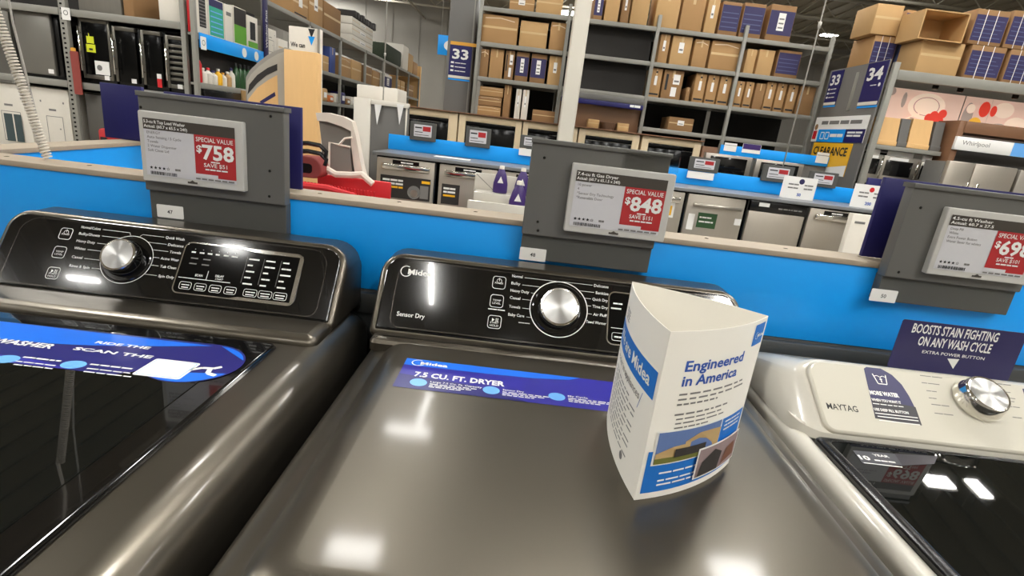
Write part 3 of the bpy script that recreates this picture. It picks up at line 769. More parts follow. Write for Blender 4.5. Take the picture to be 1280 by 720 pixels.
# ---- folded three sided card on the dryer
zt = .9563; BH = .212
A = Vector((.170, .702, zt)); B = Vector((.1735, .513, zt)); Cc = Vector((.3215, .612, zt))
t = thing('folded_card', ((A+B+Cc)/3), 'white three sided promotional card standing on the dark dryer', 'brochure')
for (P, Q, bul, nm, seg) in ((A, B, .010, 'left_panel', 14), (B, Cc, .013, 'right_panel', 14), (Cc, A, .008, 'back_panel', 10)):
    cv = CURVE(P, Q, bul); mb = MB(paper); n = seg
    outer = [cv.p(cv.w*i/n, 0, 0) for i in range(n+1)]; inner = [cv.p(cv.w*i/n, 0, -.0007) for i in range(n+1)]
    ring = outer+inner[::-1]
    mb.loft([ring, [p+Vector((0, 0, BH)) for p in ring]]); po = mb.build(nm, t, sharp=40)
    e = .0004
    if nm == 'right_panel':
        w = cv.w; mb = MB([mid_blue, text_blue, grey_ink, white_ink, mat('photo_sky', (96, 120, 170), .6), mat('photo_sand', (190, 160, 110), .6), mat('photo_dark', (52, 48, 46), .6), mat('photo_grass', (110, 112, 50), .6)])
        mb.rect(cv, w*.80, BH*.845, w*.965, BH*.975, e, mid_blue, 3)
        midea_logo(mb, cv, w*.825, BH*.895, .0042, 2*e, white_ink)
        mb.text(cv, w*.16, BH*.775, .0125, 'Engineered', e, text_blue, w=w*.56, bold=.025)
        mb.text(cv, w*.16, BH*.690, .0125, 'in America', e, text_blue, w=w*.52, bold=.025)
        for i, (b, q) in enumerate(((.635, .64), (.605, .66), (.575, .36), (.515, .50))): mb.bars(cv, w*.16, BH*b, w*q, .0022, e, grey_ink, 7, i+3)
        for i, q in enumerate((.42, .46, .3)): mb.bars(cv, w*.18, BH*(.487-.027*i), w*q, .0018, e, grey_ink, 5, i+13)
        mb.rect(cv, w*.03, BH*.04, w*.97, BH*.305, e, mid_blue, 12)
        mb.rect(cv, w*.66, BH*.30, w*.97, BH*.415, e, mid_blue, 5)
        for i in range(3): mb.bars(cv, w*.70, BH*(.385-.027*i), w*.22, .002, 2*e, white_ink, 3, i)
        for i in range(3): mb.bars(cv, w*.14, BH*(.155-.028*i-(.02 if i else 0)), w*.36, .0022, 2*e, white_ink, 4, i)
        mb.rect(cv, w*.06, BH*.215, w*.66, BH*.43, 2*e, white_ink, 8)
        mb.rect(cv, w*.075, BH*.225, w*.645, BH*.42, 3*e, MATS['photo_sky'], 8)
        mb.rect(cv, w*.075, BH*.225, w*.645, BH*.26, 4*e, MATS['photo_grass'], 8)
        mb.poly(cv, [(w*.075, BH*.26), (w*.3, BH*.255), (w*.3, BH*.33), (w*.2, BH*.325), (w*.075, BH*.29)], 5*e, MATS['photo_sand'])
        mb.poly(cv, [(w*.30, BH*.255), (w*.645, BH*.262), (w*.645, BH*.375), (w*.42, BH*.385), (w*.30, BH*.345)], 5*e, MATS['photo_sand'])
        mb.rect(cv, w*.22, BH*.258, w*.50, BH*.31, 7*e, MATS['photo_dark'], 3)
        mb.rect(cv, w*.44, BH*.07, w*.97, BH*.275, 8*e, white_ink, 8)
        mb.rect(cv, w*.455, BH*.08, w*.955, BH*.265, 9*e, mat('photo_mauve', (150, 130, 130), .6), 8)
        mb.poly(cv, [(w*.47, BH*.085), (w*.7, BH*.085), (w*.72, BH*.20), (w*.62, BH*.24), (w*.50, BH*.18)], 11*e, MATS['photo_dark'])
        mb.poly(cv, [(w*.74, BH*.10), (w*.92, BH*.12), (w*.90, BH*.22), (w*.78, BH*.20)], 11*e, mat('photo_rust', (120, 78, 60), .6))
        mb.build('print', po, smooth=False, label='blue heading Engineered in America with two photos')
    if nm == 'left_panel':
        w = cv.w; mb = MB([mid_blue, white_ink, grey_ink, text_blue])
        mb.rect(cv, 0, BH*.60, w*.97, BH*.76, e, mid_blue, 12)
        mb.text(cv, w*.90, BH*.65, .0155, 'We are Midea', 2*e, white_ink, w=w*.82, bold=.02, align='r')
        for i in range(4): mb.bars(cv, w*.14, BH*(.80+.02*i), w*.16, .002, e, grey_ink, 2, i)
        for i in range(11): mb.bars(cv, w*.14, BH*(.46-.033*i), w*(.64 if i % 3 else .5), .002, e, grey_ink, 6, i+20)
        mb.text(cv, w*.14, BH*.52, .010, 'leader in appliances', e, grey_ink, w=w*.66)
        mb.line(cv, [(w*.80, BH*.47), (w*.84, BH*.58)], .001, e, text_blue)
        mb.poly(cv, circ(w*.70, BH*.10, .0055, 16), e, grey_ink)
        mb.build('print', po, smooth=False, label='blue band reading We are Midea')

# ---- coiled cord at left
p0 = Vector((-1.036, 1.143, 1.176)); p1 = at(0, 30, 1.143); dv = (p1-p0)
top = p0+dv*1.35
pts = []; N = 58*10
side = dv.normalized().cross(Vector((0, 1, 0))).normalized(); up = dv.normalized().cross(side)
for i in range(N+1):
    k = i/N; th = 2*math.pi*58*k; R_ = .0078
    pts.append(p0+(top-p0)*k+side*R_*math.cos(th)+up*R_*math.sin(th))
mb = MB(mat('cord_white', (215, 208, 196), .5)); mb.tube(pts, .0021, 5)
mb.tube([pts[-1], top+Vector((0, 0, .1)), Vector((top.x-.3, 1.143, 3.2)), Vector((top.x-.5, 1.143, CEIL))], .004, 6)
mb.build('coiled_cord', label='white coiled cord rising from the blue rail at the left edge', cat='cord')
q0 = at(60, 203, 1.173); q1 = at(33, 95, 1.173)
mb = MB(mat('cable_grey', (170, 166, 160), .5)); q0.z = 1.1705
mb.tube([q0, q0+(q1-q0)*1.6, q0+(q1-q0)*3+Vector((0, 0, .8)), Vector((q0.x-.55, 1.173, CEIL))], .0022, 6)
mb.build('thin_cable', label='thin grey cable beside the white coiled cord at left', cat='cable')
# ================================================================== SHARED BUILDERS FOR THE STORE BEHIND
def px_box(L, R, T, Y):
    x0 = at(L, T+14, Y).x; x1 = at(R, T+14, Y).x; z1 = at((L+R)/2, T, Y).z
    return x0, x1, z1
def carton_at(x0, x1, y0, y1, z0, z1, m, label, group, feat=None, axis='y', cat='carton', name='carton'):
    """closed shipping carton; its printed face looks along -y (axis y) or +x (axis x)"""
    g = .004; x0 += g; x1 -= g; y0 += g; y1 -= g
    t = thing(name, ((x0+x1)/2, (y0+y1)/2, z0), label, cat, group)
    z0 += .002
    mb = MB(m); mb.box((x0, y0, z0), (x1, y1, z1), .006)
    mb.build('carton_body', t)
    if axis == 'y': pl = front(x0, y0, z0); w = x1-x0
    else: pl = sidef(x1, y0, z0); w = y1-y0
    h = z1-z0
    mb = MB(tape)
    if w > h*.8:
        mb.rect(pl, w*.02, h*.52, w*.98, h*.60, .0015)
    else:
        mb.rect(pl, w*.44, h*.72, w*.56, h*.995, .0015)
        mb.rect(topf(0, 0, z1), x0+(x1-x0)*.44, y0+.01, x0+(x1-x0)*.56, y1-.01, .0015)
    if feat not in ('navy', 'navyfull', 'navystrap', 'white', 'printed'): mb.build('tape_strip', t, smooth=False)
    else: mb.bm.free()
    if feat == 'navy':
        mb = MB([cnavy, paper2, grey_ink]); mb.rect(pl, w*.02, h*.18, w*.98, h*.84, .002)
        mb.rect(pl, w*.36, h*.30, w*.64, h*.78, .003, paper2)
        for i in range(3): mb.rect(pl, w*.40, h*(.36+.12*i), w*.60, h*(.40+.12*i), .004, grey_ink)
        mb.build('printed_wrap', t, smooth=False, label='navy print with white product label')
    elif feat == 'navyfull':
        mb = MB([cnavy, grey_ink, cblue]); mb.rect(pl, w*.03, h*.14, w*.97, h*.90, .002)
        for i in range(4): mb.rect(pl, w*.08, h*(.24+.14*i), w*.9, h*(.27+.14*i), .003, cblue)
        mb.build('printed_wrap', t, smooth=False, label='navy printed face')
    elif feat == 'navystrap':
        mb = MB([cnavy, cblue]); mb.rect(pl, w*.03, h*.10, w*.97, h*.84, .002)
        for i in range(5): mb.rect(pl, w*.08, h*(.20+.12*i), w*(.9-.1*(i % 2)), h*(.225+.12*i), .003, cblue)
        mb.build('printed_wrap', t, smooth=False, label='navy printed face')
        for k in (.30, .62):
            mb = MB(paper2); mb.rect(pl, w*k, 0, w*(k+.022), h, .005); mb.build('strap', t, smooth=False, label='white strap')
    elif feat == 'label':
        mb = MB([paper2, grey_ink]); mb.rect(pl, w*.36, h*.42, w*.62, h*.78, .002)
        mb.rect(pl, w*.40, h*.50, w*.58, h*.56, .003, grey_ink); mb.build('shipping_label', t, smooth=False)
    elif feat == 'biglabel':
        mb = MB([paper2, grey_ink, black_ink]); mb.rect(pl, w*.50, h*.52, w*.84, h*.86, .002)
        mb.rect(pl, w*.46, h*.10, w*.74, h*.42, .002); mb.rect(pl, w*.12, h*.30, w*.24, h*.85, .002, black_ink)
        mb.rect(pl, w*.55, h*.60, w*.80, h*.66, .003, grey_ink); mb.build('shipping_label', t, smooth=False)
    elif feat == 'dots':
        mb = MB([black_ink]); mb.rect(pl, w*.1, h*.08, w*.9, h*.14, .002); mb.rect(pl, w*.42, h*.84, w*.6, h*.9, .002)
        mb.build('carton_print', t, smooth=False)
        mb = MB([paper2]); mb.rect(pl, w*.38, h*.42, w*.62, h*.74, .002); mb.build('shipping_label', t, smooth=False)
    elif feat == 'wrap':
        mb = MB([mat('shrink_glint', (226, 206, 176), .12)]); mb.line(pl, [(w*.08, h*.86), (w*.5, h*.90), (w*.9, h*.82)], h*.03, .003); mb.build('shrink_wrap_glint', t, smooth=False)  # pale line painted as the highlight on the film
    elif feat == 'white':
        mb = MB([grey_ink, black_ink]); mb.ring(pl, rrect(w*.32, h*.12, w*.78, h*.58, .005, 2), .006, .002)
        mb.rect(pl, w*.66, h*.38, w*.70, h*.40, .002); mb.rect(pl, w*.2, h*.78, w*.24, h*.81, .002); mb.rect(pl, w*.82, h*.78, w*.86, h*.81, .002)
        mb.rect(pl, w*.42, h*.66, w*.62, h*.69, .002); mb.build('carton_print', t, smooth=False)
    return t
def carton(L, R, T, z0, Y, m, label, group, depth=.45, feat=None, z1=None):
    x0, x1, zt = px_box(L, R, T, Y)
    if Y > 7.5:
        for lv in (1.99, 2.42, 2.84):
            if z0 < lv-.1: zt = min(zt, lv-.065); break
    return carton_at(x0, x1, Y, Y+depth, z0, z1 or zt, m, label, group, feat)
def upright(mb, x, y, z0, z1, w=.045, d=.05):
    mb.box((x-w/2, y, z0), (x+w/2, y+d, z1), .003)
    return mb

# ================================================================== CARTON RACKING (back of the appliance area)
RBY = 7.5
rb = thing('storage_rack', (1.5, 8.0, 0), 'grey four bay storage rack of cartons behind the white pillar', 'rack', 'grey storage racks')
BX = (-.775, .37, 1.535, 2.67, 3.80)
for x in BX:
    for y in (RBY-.03, RBY+1.0):
        upright(MB(rackgrey), x, y, 1.505 if (x < 2 and y < 8) else 0, 2.98).build('upright', rb)
LV = (1.60, 1.99, 2.42, 2.84)
for i in range(4):
    for z in LV:
        if z == 1.60 and i in (0, 1): continue
        mb = MB(rackgrey); mb.box((BX[i]+.023, RBY-.02, z-.055), (BX[i+1]-.023, RBY+.025, z), .004); mb.build('beam', rb)
        mb = MB(rackgrey); mb.box((BX[i]+.023, RBY+.03, z-.03), (BX[i+1]-.023, RBY+.98, z-.004), .002); mb.build('shelf_deck', rb)
for i, (y, z0, z1) in ((0, (8.4, 1.2, 2.80)), (1, (7.62, 2.0, 2.80)), (2, (8.3, 1.2, 2.80)), (3, (8.3, 1.2, 2.80))):
    mb = MB(rackdark); mb.box((BX[i]+.03, y, z0), (BX[i+1]-.03, y+.01, z1)); mb.build('back_mesh', rb, label='dark mesh back')
GT = 'cartons on the top of the grey rack'; G1 = 'cartons on the upper shelf of the grey rack'; G2 = 'cartons on the middle shelf of the grey rack'; G3 = 'cartons on the lowest shelf of the grey rack'
Yc = RBY+.03
# first bay, right of the grey column
carton(602, 648, 19, 2.42, Yc, kraft, 'large brown carton in glossy shrink wrap, right of the grey aisle column', G1, feat='wrap')
carton(649.5, 685, 27, 2.42, Yc, kraft2, 'wide plain brown carton between the shrink wrapped one and the narrow one, left bay', G1)
carton(687.5, 708.5, 28, 2.42, Yc, kraft, 'narrow brown carton at the right end of the left bay, upper shelf', G1, feat='wrap')
carton(600, 611, 61, 1.99, Yc, kraft3, 'thin brown carton leaning by the column, left bay middle shelf', G2, feat='wrap')
carton(612.5, 630, 57, 1.99, Yc, kraft, 'tall brown carton second from the column, left bay middle shelf', G2)
carton(631.5, 643.5, 60, 1.99, Yc, kraft3, 'narrow brown carton with a white label, left of the navy cartons', G2, feat='biglabel')
carton(645, 662, 61, 1.99, Yc, kraft3, 'navy printed carton left of its twin, left bay middle shelf', G2, feat='navy')
carton(664, 684, 62, 1.99, Yc, kraft3, 'navy printed carton right of its twin, left bay middle shelf', G2, feat='navy')
carton(685.5, 703, 70, 1.99, Yc, kraft2, 'short brown carton at the right end of the left bay, middle shelf', G2, feat='label')
zb = 1.503
for k, (L, R) in enumerate(((598, 628), (598, 628), (599, 629))):
    x0, x1, _ = px_box(L, R, 105, Yc)
    carton_at(x0, x1, Yc, Yc+.45, zb+.125*k, zb+.125*(k+1)-.004, (kraft, kraft3, kraft)[k], ('bottom', 'middle', 'top')[k]+' flat carton of the stack of three beside the grey column', G3, feat='wrap')
carton(629.5, 639, 106, zb, Yc, kraft3, 'dark brown upright carton right of the stack of three flat cartons', G3)
carton(644, 651.5, 111, zb, Yc, cwhite, 'white upright carton, left one of a pair below the navy cartons', G3, feat='label')
carton(652.5, 661, 112, zb, Yc, cwhite, 'white upright carton, right one of a pair below the navy cartons', G3, feat='label')
carton(664, 694, 138, zb, Yc, kraft3, 'low brown tray carton right of the pair of white cartons', G3)
# top of the rack
carton(636, 668, -4, 2.84, Yc, kraft, 'brown carton on top of the left bay, beside the grey column', GT, feat='label')
carton(670, 704, -8, 2.84, Yc, kraft2, 'brown carton on top of the left bay, beside the white pillar', GT)
for L, R, T, m, f, lb in ((743, 755, -8, kraft3, 'navy', 'navy printed carton on top of the rack, next right of the white pillar'),
                          (757.5, 776, -12, kraft2, None, 'tall brown carton on top of the rack, second right of the white pillar'),
                          (778, 789, -10, kraft3, 'label', 'narrow brown carton on top of the rack, third right of the white pillar'),
                          (791, 814, -14, kraft2, None, 'wide pale carton on top of the rack, fourth right of the white pillar'),
                          (822, 852, -12, kraft2, None, 'wide pale carton on top of the rack above the third upright'),
                          (853.5, 883, -8, kraft, None, 'brown carton on top of the rack left of the narrow labelled carton'),
                          (884.5, 900, -4, kraft2, 'label', 'narrow labelled carton on top of the rack, left of the navy cartons'),
                          (901.5, 927, 2, kraft3, 'navyfull', 'left navy printed carton of the row on top of the rack'),
                          (928.5, 957, 4, kraft3, 'navyfull', 'middle navy printed carton of the row on top of the rack'),
                          (962, 995, 6, kraft3, 'navy', 'right navy printed carton with a white label on top of the rack')):
    carton(L, R, T, 2.84, Yc, m, lb, GT, feat=f)
# third and fourth bays
for L, R, T, m, f, lb in ((825, 838, 38, kraft, 'label', 'narrow labelled carton at the left end of the third bay, upper shelf'),
                          (840, 865.5, 42, kraft2, 'label', 'square carton with a centre label, third bay upper shelf'),
                          (867, 886, 49, kraft, 'wrap', 'strapped brown carton left of the wide one, third bay upper shelf'),
                          (888, 926.5, 52, kraft, 'wrap', 'wide strapped brown carton at the right end of the third bay, upper shelf'),
                          (932, 945, 61, kraft2, None, 'small brown carton at the left end of the fourth bay, upper shelf'),
                          (947, 967.5, 62, kraft2, None, 'open topped brown carton, fourth bay upper shelf'),
                          (971, 1001, 63, kraft3, 'navyfull', 'navy printed carton in the fourth bay, upper shelf')):
    carton(L, R, T, 2.42, Yc, m, lb, G1, feat=f)
for L, R, T, m, f, lb in ((813, 828, 82, kraft, 'dots', 'narrow carton at the left end of the third bay, middle shelf'),
                          (829.5, 855, 83, kraft3, 'biglabel', 'carton with black lettering and two white labels, third bay middle shelf'),
                          (856, 861.5, 109, kraft3, None, 'low brown carton beside the lettered carton, third bay middle shelf'),
                          (868.5, 883, 90, kraft, 'dots', 'left of three matching labelled cartons, third bay middle shelf'),
                          (884, 898, 92, kraft, 'dots', 'centre of three matching labelled cartons, third bay middle shelf'),
                          (899, 914, 94, kraft, 'dots', 'right of three matching labelled cartons, third bay middle shelf'),
                          (919, 929.5, 101, kraft, 'dots', 'leftmost slim carton of the fourth bay, middle shelf'),
                          (930.5, 941.5, 102, kraft, 'dots', 'second slim carton from the left, fourth bay middle shelf'),
                          (943, 956, 104, kraft3, None, 'plain brown carton, third from the left, fourth bay middle shelf'),
                          (957, 969.5, 101, kraft, 'dots', 'labelled carton, fourth from the left, fourth bay middle shelf'),
                          (970.5, 983, 102, kraft, 'dots', 'labelled carton, fifth from the left, fourth bay middle shelf'),
                          (984.5, 997, 104, kraft, 'dots', 'labelled carton, sixth from the left, fourth bay middle shelf'),
                          (998.5, 1019, 106, kraft3, None, 'plain brown carton at the right end of the fourth bay, middle shelf')):
    carton(L, R, T, 1.99, Yc, m, lb, G2, feat=f)
carton(834, 866, 147, 1.60, Yc+.05, kraft3, 'flat brown carton alone on the lowest shelf of the third bay', G3, feat='label')

# second bay: lit display ledge under a navy header
t = thing('display_header', (.95, 7.5, 1.86), 'dark display header with a navy strip behind the white pillar', 'sign')
x0 = BX[1]+.03; x1 = BX[2]-.03
mb = MB(grey_panel); mb.box((x0, 7.42, 1.865), (x1, 7.465, 1.935), .004); mb.build('header_board', t)
mb = MB([navy, white_ink]); mb.box((x0, 7.41, 1.80), (x1, 7.44, 1.862), .003)
mb2 = MB(mat('glow_brown', (120, 88, 62), .5)); mb2.box((x0, 7.55, 1.503), (x1, 7.57, 1.86), .002); mb2.build('glow_back', t)  # brown board added to stand for the warm glow over the ledge
hp = front(x1-.30, 7.409, 1.815); mb.bars(hp, .12, .008, .14, .03, .002, white_ink, 2, 3); mb.build('navy_strip', t)
for L, R, T, lb in ((733, 748, 149, 'small brown box at the left of the lit ledge under the navy strip'), (770, 785, 154, 'small brown box at the right of the lit ledge under the navy strip')):
    carton(L, R, T, 1.503, 7.33, kraft2, lb, 'small boxes on the oven wall', depth=.16)
mb = MB(mat('bronze_pan', (110, 84, 66), .4)); pl = topf(at(760, 158, 7.4).x, 7.43, 1.503)
mb.slab(pl, circ(0, 0, .085, 24), [(0, 0), (-.02, .05), (-.03, .09), (-.026, .092), (-.02, .06)])
mb.build('mixing_bowl', label='brown bowl between the two small boxes on the lit ledge', cat='bowl')

# ------------------------------------------------------------------ wall ovens in cream cabinets
OG = 'ovens in the cream oven wall'
def oven_cabinet(x0, x1, label, glint=False, frame_l=.09, frame_r=.09):
    y = 7.28; z0, z1 = 0, 1.485
    t = thing('wall_oven', ((x0+x1)/2, y+.2, 0), label, 'oven', OG)
    mb = MB(cream)
    mb.box((x0, y, z0), (x0+frame_l, y+.5, z1), .003); mb.box((x1-frame_r, y, z0), (x1, y+.5, z1), .003)
    mb.box((x0+frame_l-.001, y, 1.40), (x1-frame_r+.001, y+.5, z1), .003); mb.box((x0+frame_l-.001, y+.01, z0), (x1-frame_r+.001, y+.5, .70), .003)
    mb.build('cabinet_frame', t)
    a0, a1 = x0+frame_l+.003, x1-frame_r-.003
    mb = MB(mat('oven_black', (9, 9, 9), .14, spec=.22)); mb.box((a0, y+.014, 1.345), (a1, y+.48, 1.397), .004); mb.build('control_strip', t)
    mb = MB(MATS['oven_black']); mb.box((a0, y+.012, .703), (a1, y+.05, 1.342), .006); d = mb.build('oven_door', t)
    mb = MB(chrome); mb.tube([(a0+.05, y-.03, .98), (a1-.05, y-.03, .98)], .011, 8)
    for q in (a0+.09, a1-.09): mb.tube([(q, y-.03, .98), (q, y+.015, .98)], .008, 6)
    mb.build('handle', d)
    return t
oven_cabinet(at(505, 150, 7.28).x, at(572, 150, 7.28).x, 'wall oven in cream cabinet beside the grey end panel', frame_l=.06, frame_r=.12)
oven_cabinet(at(573, 160, 7.28).x, at(652, 160, 7.28).x, 'wall oven in cream cabinet, second from the left of the oven wall', frame_r=.08)
oven_cabinet(at(653, 165, 7.28).x, at(722, 165, 7.28).x, 'wall oven in cream cabinet left of the white pillar', frame_l=.07)
oven_cabinet(at(723, 172, 7.28).x, at(800, 172, 7.28).x, 'wall oven in cream cabinet right of the white pillar')
oven_cabinet(at(802, 180, 7.28).x, at(877, 180, 7.28).x, 'wall oven in cream cabinet at the right end of the oven wall')
mb = MB(walnut); xa = at(505, 140, 7.25).x; xb = at(880, 180, 7.25).x
mb.box((xa, 7.24, 1.487), (xb, 7.80, 1.502), .003); mb.build('ledge_board', label='long thin brown ledge board over the cream oven wall', cat='ledge')
mb = MB(walnut); q0 = at(879, 182, 7.28); q1 = at(903, 185, 7.28); mb.box((q0.x, 7.28, 0), (q1.x, 7.8, 1.44), .005)
mb.build('cabinet_end', label='brown wooden cabinet end right of the oven wall', cat='cabinet panel')

# ------------------------------------------------------------------ white pillar and grey aisle column
mb = MB(pillar_m); x0 = at(720, 0, 6.9).x; x1 = at(741, 0, 6.9).x
mb.slab(topf(0, 0, 0), rrect(x0, 6.9, x1, 7.1, .02, 3), [(0, 0), (0, CEIL)]); mb.build('trim_20', kind='structure')
t = thing('aisle_column', (-1.05, 8.1, 0), 'tall dark grey end panel with the navy 33 aisle sign', 'aisle column')
mb = MB(grey_panel); mb.box((-1.233, 7.82, 0), (-.869, 8.45, 4.1), .008); mb.build('panel', t)
mb = MB(rackgrey); mb.box((-.905, 7.8175, 0), (-.890, 7.8195, 4.1), .0005); mb.build('seam_strip', t)
def aisle_sign(pl, w, h, num, label, band, rows=3, flip=False):
    t = thing('aisle_sign', pl.p(w/2, 0, .005), label, 'aisle sign', 'navy aisle number signs')
    mb = MB(navy); mb.prism(pl, rrect(0, 0, w, h, .004, 2), .001, .008); mb.build('board', t)
    mb = MB([white_ink]); mb.text(pl, w*.12, h*.60, h*.28, num, .0095, white_ink, w=w*.74, bold=.03)
    for i in range(rows):
        b = h*(.46-.12*i)
        if flip: mb.bars(pl, w*.40, b, w*.3, h*.02, .0095, white_ink, 2, i); mb.poly(pl, circ(w*.84, b+h*.01, w*.06, 12), .0095, white_ink)
        else: mb.rect(pl, w*.08, b-h*.01, w*.22, b+h*.045, .0095, white_ink); mb.bars(pl, w*.27, b, w*.5, h*.025, .0095, white_ink, 2, i)
    mb.build('lettering', t, smooth=False)
    if band == 'gold':
        mb = MB(gold); mb.prism(pl, [(0, h), (w*1.22, h), (w*1.27, h*1.03), (w*1.22, h*1.10), (0, h*1.10)], .001, .010); mb.build('gold_arrow', t, label='gold arrow band')
    mb = MB(rail_blue); mb.prism(pl, [(0, -h*.05), (w, -h*.05), (w, -.002), (0, -.002)], .001, .006); mb.build('blue_strip', t)
    if rows: 
        mb = MB(cwhite); mb.rect(pl, 0, h*.01, w, h*.09, .0095); mb.build('white_strip', t, smooth=False)
    return t
a = at(560, 97, 7.81); b = at(587, 98, 7.81); c = at(561, 55, 7.81)
aisle_sign(front(a.x, 7.818, a.z), b.x-a.x, c.z-a.z, '33', 'navy 33 aisle sign with a gold arrow on the grey column', 'gold')

# ================================================================== LONG SIDE RACK (left aisle)
SX = -3.6
rs0 = thing('storage_rack', (-3.65, 6.7, 0), 'shallow grey rack bay with a blue shelf strip beside the wine coolers', 'rack', 'grey storage racks')
rs = thing('storage_rack', (-4.1, 12.0, 0), 'long grey storage rack running away down the left aisle', 'rack', 'grey storage racks')
SY = (5.93, 7.46, 8.95, 10.4, 11.95, 13.4, 14.8, 16.2, 17.7)
for y in SY:
    for x in ((SX-.05, SX-1.0) if y > 6 else (SX-.05,)): upright(MB(rackgrey), x+.025, y, 0, 2.558 if y > 7.5 else 3.1).build('upright', rs if y > 6 else rs0)
for i in range(8):
    for z in ((1.46, 1.96, 2.62) if i else (1.46, 1.96)):
        mb = MB(rackgrey); mb.box((SX-.045, SY[i]+.052, z-.06), (SX, SY[i+1]-.002, z), .004); mb.build('beam', rs if i else rs0)
        mb = MB(rackgrey); mb.box((SX-(.96 if i else .115), SY[i]+.052, z-.03), (SX-.05, SY[i+1]-.002, z-.004), .002); mb.build('shelf_deck', rs if i else rs0)
mb = MB(rackdark); mb.box((SX-1.0, 7.6, .3), (SX-.99, 17.7, 1.94)); mb.build('back_mesh', rs, label='dark mesh back')
mb = MB(rackdark); mb.box((SX-.130, 6.03, .3), (SX-.118, 7.44, 2.4)); mb.build('back_mesh', rs0, label='dark mesh back')
mb = MB([rail_blue, paper2])
mb.box((SX+.001, 5.99, 1.815), (SX+.012, 7.395, 1.965), .002)
for y in (6.9, 7.2): mb.poly(sidef(SX, 0, 0), circ(y, 1.885, .055, 18), .0135, paper2)
mb.build('blue_shelf_strip', rs0, label='blue shelf edge strip with round white tags')
mb = MB([navy_dark, white_ink]); mb.box((SX+.002, 7.40, 1.85), (SX+.02, 7.52, 3.1), .003)
mb.text(PL((SX+.021, 7.49, 2.02), (0, 0, 1), (0, -1, 0)), 0, 0, .045, 'Window Fans', .001, white_ink, w=.46, bold=.02)
mb.build('aisle_banner', label='narrow navy vertical banner on the side rack post', cat='banner')
GF = 'boxes on the blue edged shelf'
def side_carton(L, R, py, z0, z1, m, label, group, feat=None, depth=.5):
    y0 = atx(L, py, SX).y; y1 = atx(R, py, SX).y
    return carton_at(SX-.07-depth, SX-.07, y0, y1, z0, z1, m, label, group, feat, axis='x')
ya = 5.99
def panel_box(L, R, py, h, m, label, painter):
    y0 = max(atx(L, py, SX).y, 5.99); y1 = atx(R, py, SX).y
    t = thing('product_box', (SX-.06, (y0+y1)/2, 1.96), label, 'box', GF)
    mb = MB(m); mb.box((SX-.112, y0+.003, 1.962), (SX-.02, y1-.003, 1.96+h), .004); mb.build('box_body', t)
    mb = MB([m]); painter(mb, sidef(SX-.02, y0, 1.962), y1-y0, h); mb.build('box_print', t, smooth=False)
def p_red(mb, pl, w, h): mb.rect(pl, w*.7, h*.1, w*.9, h*.9, .002, paper2)
def p_fan(mb, pl, w, h):
    mb.rect(pl, w*.22, h*.16, w*.80, h*.95, .002, black_ink)
    for i in range(9): mb.rect(pl, w*.24, h*(.20+.08*i), w*.78, h*(.225+.08*i), .003, grey_ink)
def p_teal(mb, pl, w, h):
    mb.rect(pl, w*.05, h*.04, w*.95, h*.78, .002, cteal); mb.rect(pl, w*.05, h*.78, w*.95, h*.97, .002, navy_dark)
    for i in range(5): mb.rect(pl, w*.12, h*(.12+.13*i), w*.88, h*(.15+.13*i), .003, stk_light)
def p_pale(mb, pl, w, h): mb.rect(pl, w*.2, h*.7, w*.8, h*.8, .002, grey_ink)
def p_green(mb, pl, w, h):
    mb.rect(pl, w*.04, h*.04, w*.96, h*.52, .002, cgreen); mb.rect(pl, w*.04, h*.52, w*.96, h*.97, .002, cdark)
def p_phone(mb, pl, w, h):
    mb.rect(pl, w*.25, h*.28, w*.75, h*.82, .002, black_ink); mb.rect(pl, w*.05, h*.04, w*.95, h*.22, .002, cgreen)
panel_box(241, 247.5, 20, .40, cred, 'bright red box at the near end of the blue edged shelf', p_red)
panel_box(248, 262, 20, .42, cwhite, 'white box picturing a dark grille next to the red box', p_fan)
panel_box(263, 282, 25, .40, cwhite, 'white box with a teal printed front', p_teal)
panel_box(283, 293, 30, .40, cwhite, 'plain pale box between the teal box and the green box', p_pale)
panel_box(294, 310, 30, .42, cwhite, 'box printed green below and dark above', p_green)
panel_box(311, 324, 35, .38, cwhite, 'white box picturing a tall black device at the far end of the blue edged shelf', p_phone)
side_carton(336, 352, 40, 1.963, 2.30, cwhite, 'tall white carton just behind the navy vertical banner', 'white cartons by the banner', feat='white')
side_carton(354, 366, 40, 1.963, 2.22, cwhite, 'second white carton behind the navy vertical banner', 'white cartons by the banner')
# bottles and small goods under the blue strip
def bottle(x, y, z, r, h, m, cap, label, group, cat='bottle', name='bottle'):
    t = thing(name, (x, y, z), label, cat, group); pl = topf(x, y, z)
    mb = MB(m); mb.loft([[pl.p(a, b, hh) for a, b in circ(0, 0, rr, 14)] for rr, hh in ((r*.92, .001), (r, .01), (r, h*.62), (r*.75, h*.72), (r*.34, h*.80), (r*.34, h*.86))]); mb.build('bottle_body', t)
    mb = MB(cap); mb.loft([[pl.p(a, b, hh) for a, b in circ(0, 0, rr, 12)] for rr, hh in ((r*.42, h*.86), (r*.42, h*.97), (r*.36, h))]); mb.build('cap', t)
goods = [(6.035, .045, .30, cred, cwhite, 'red bottle with white cap nearest the rack post'), (6.13, .045, .16, cwhite, cwhite, 'short white bottle just beside the red bottle'),
         (6.225, .05, .17, cwhite, cred, 'white bottle with red cap second from the post'), (6.325, .05, .15, cwhite, navy_dark, 'white bottle with dark cap third from the post'),
         (6.425, .05, .18, yellow, cwhite, 'yellow bottle in the middle of the goods shelf'), (6.525, .045, .15, cwhite, gold, 'white bottle with gold cap beside the yellow bottle'),
         (6.62, .05, .17, kraft2, cwhite, 'tan bottle with white cap under the blue strip'), (6.71, .045, .22, cwhite, navy_dark, 'tall white bottle at the far end of the goods shelf')]
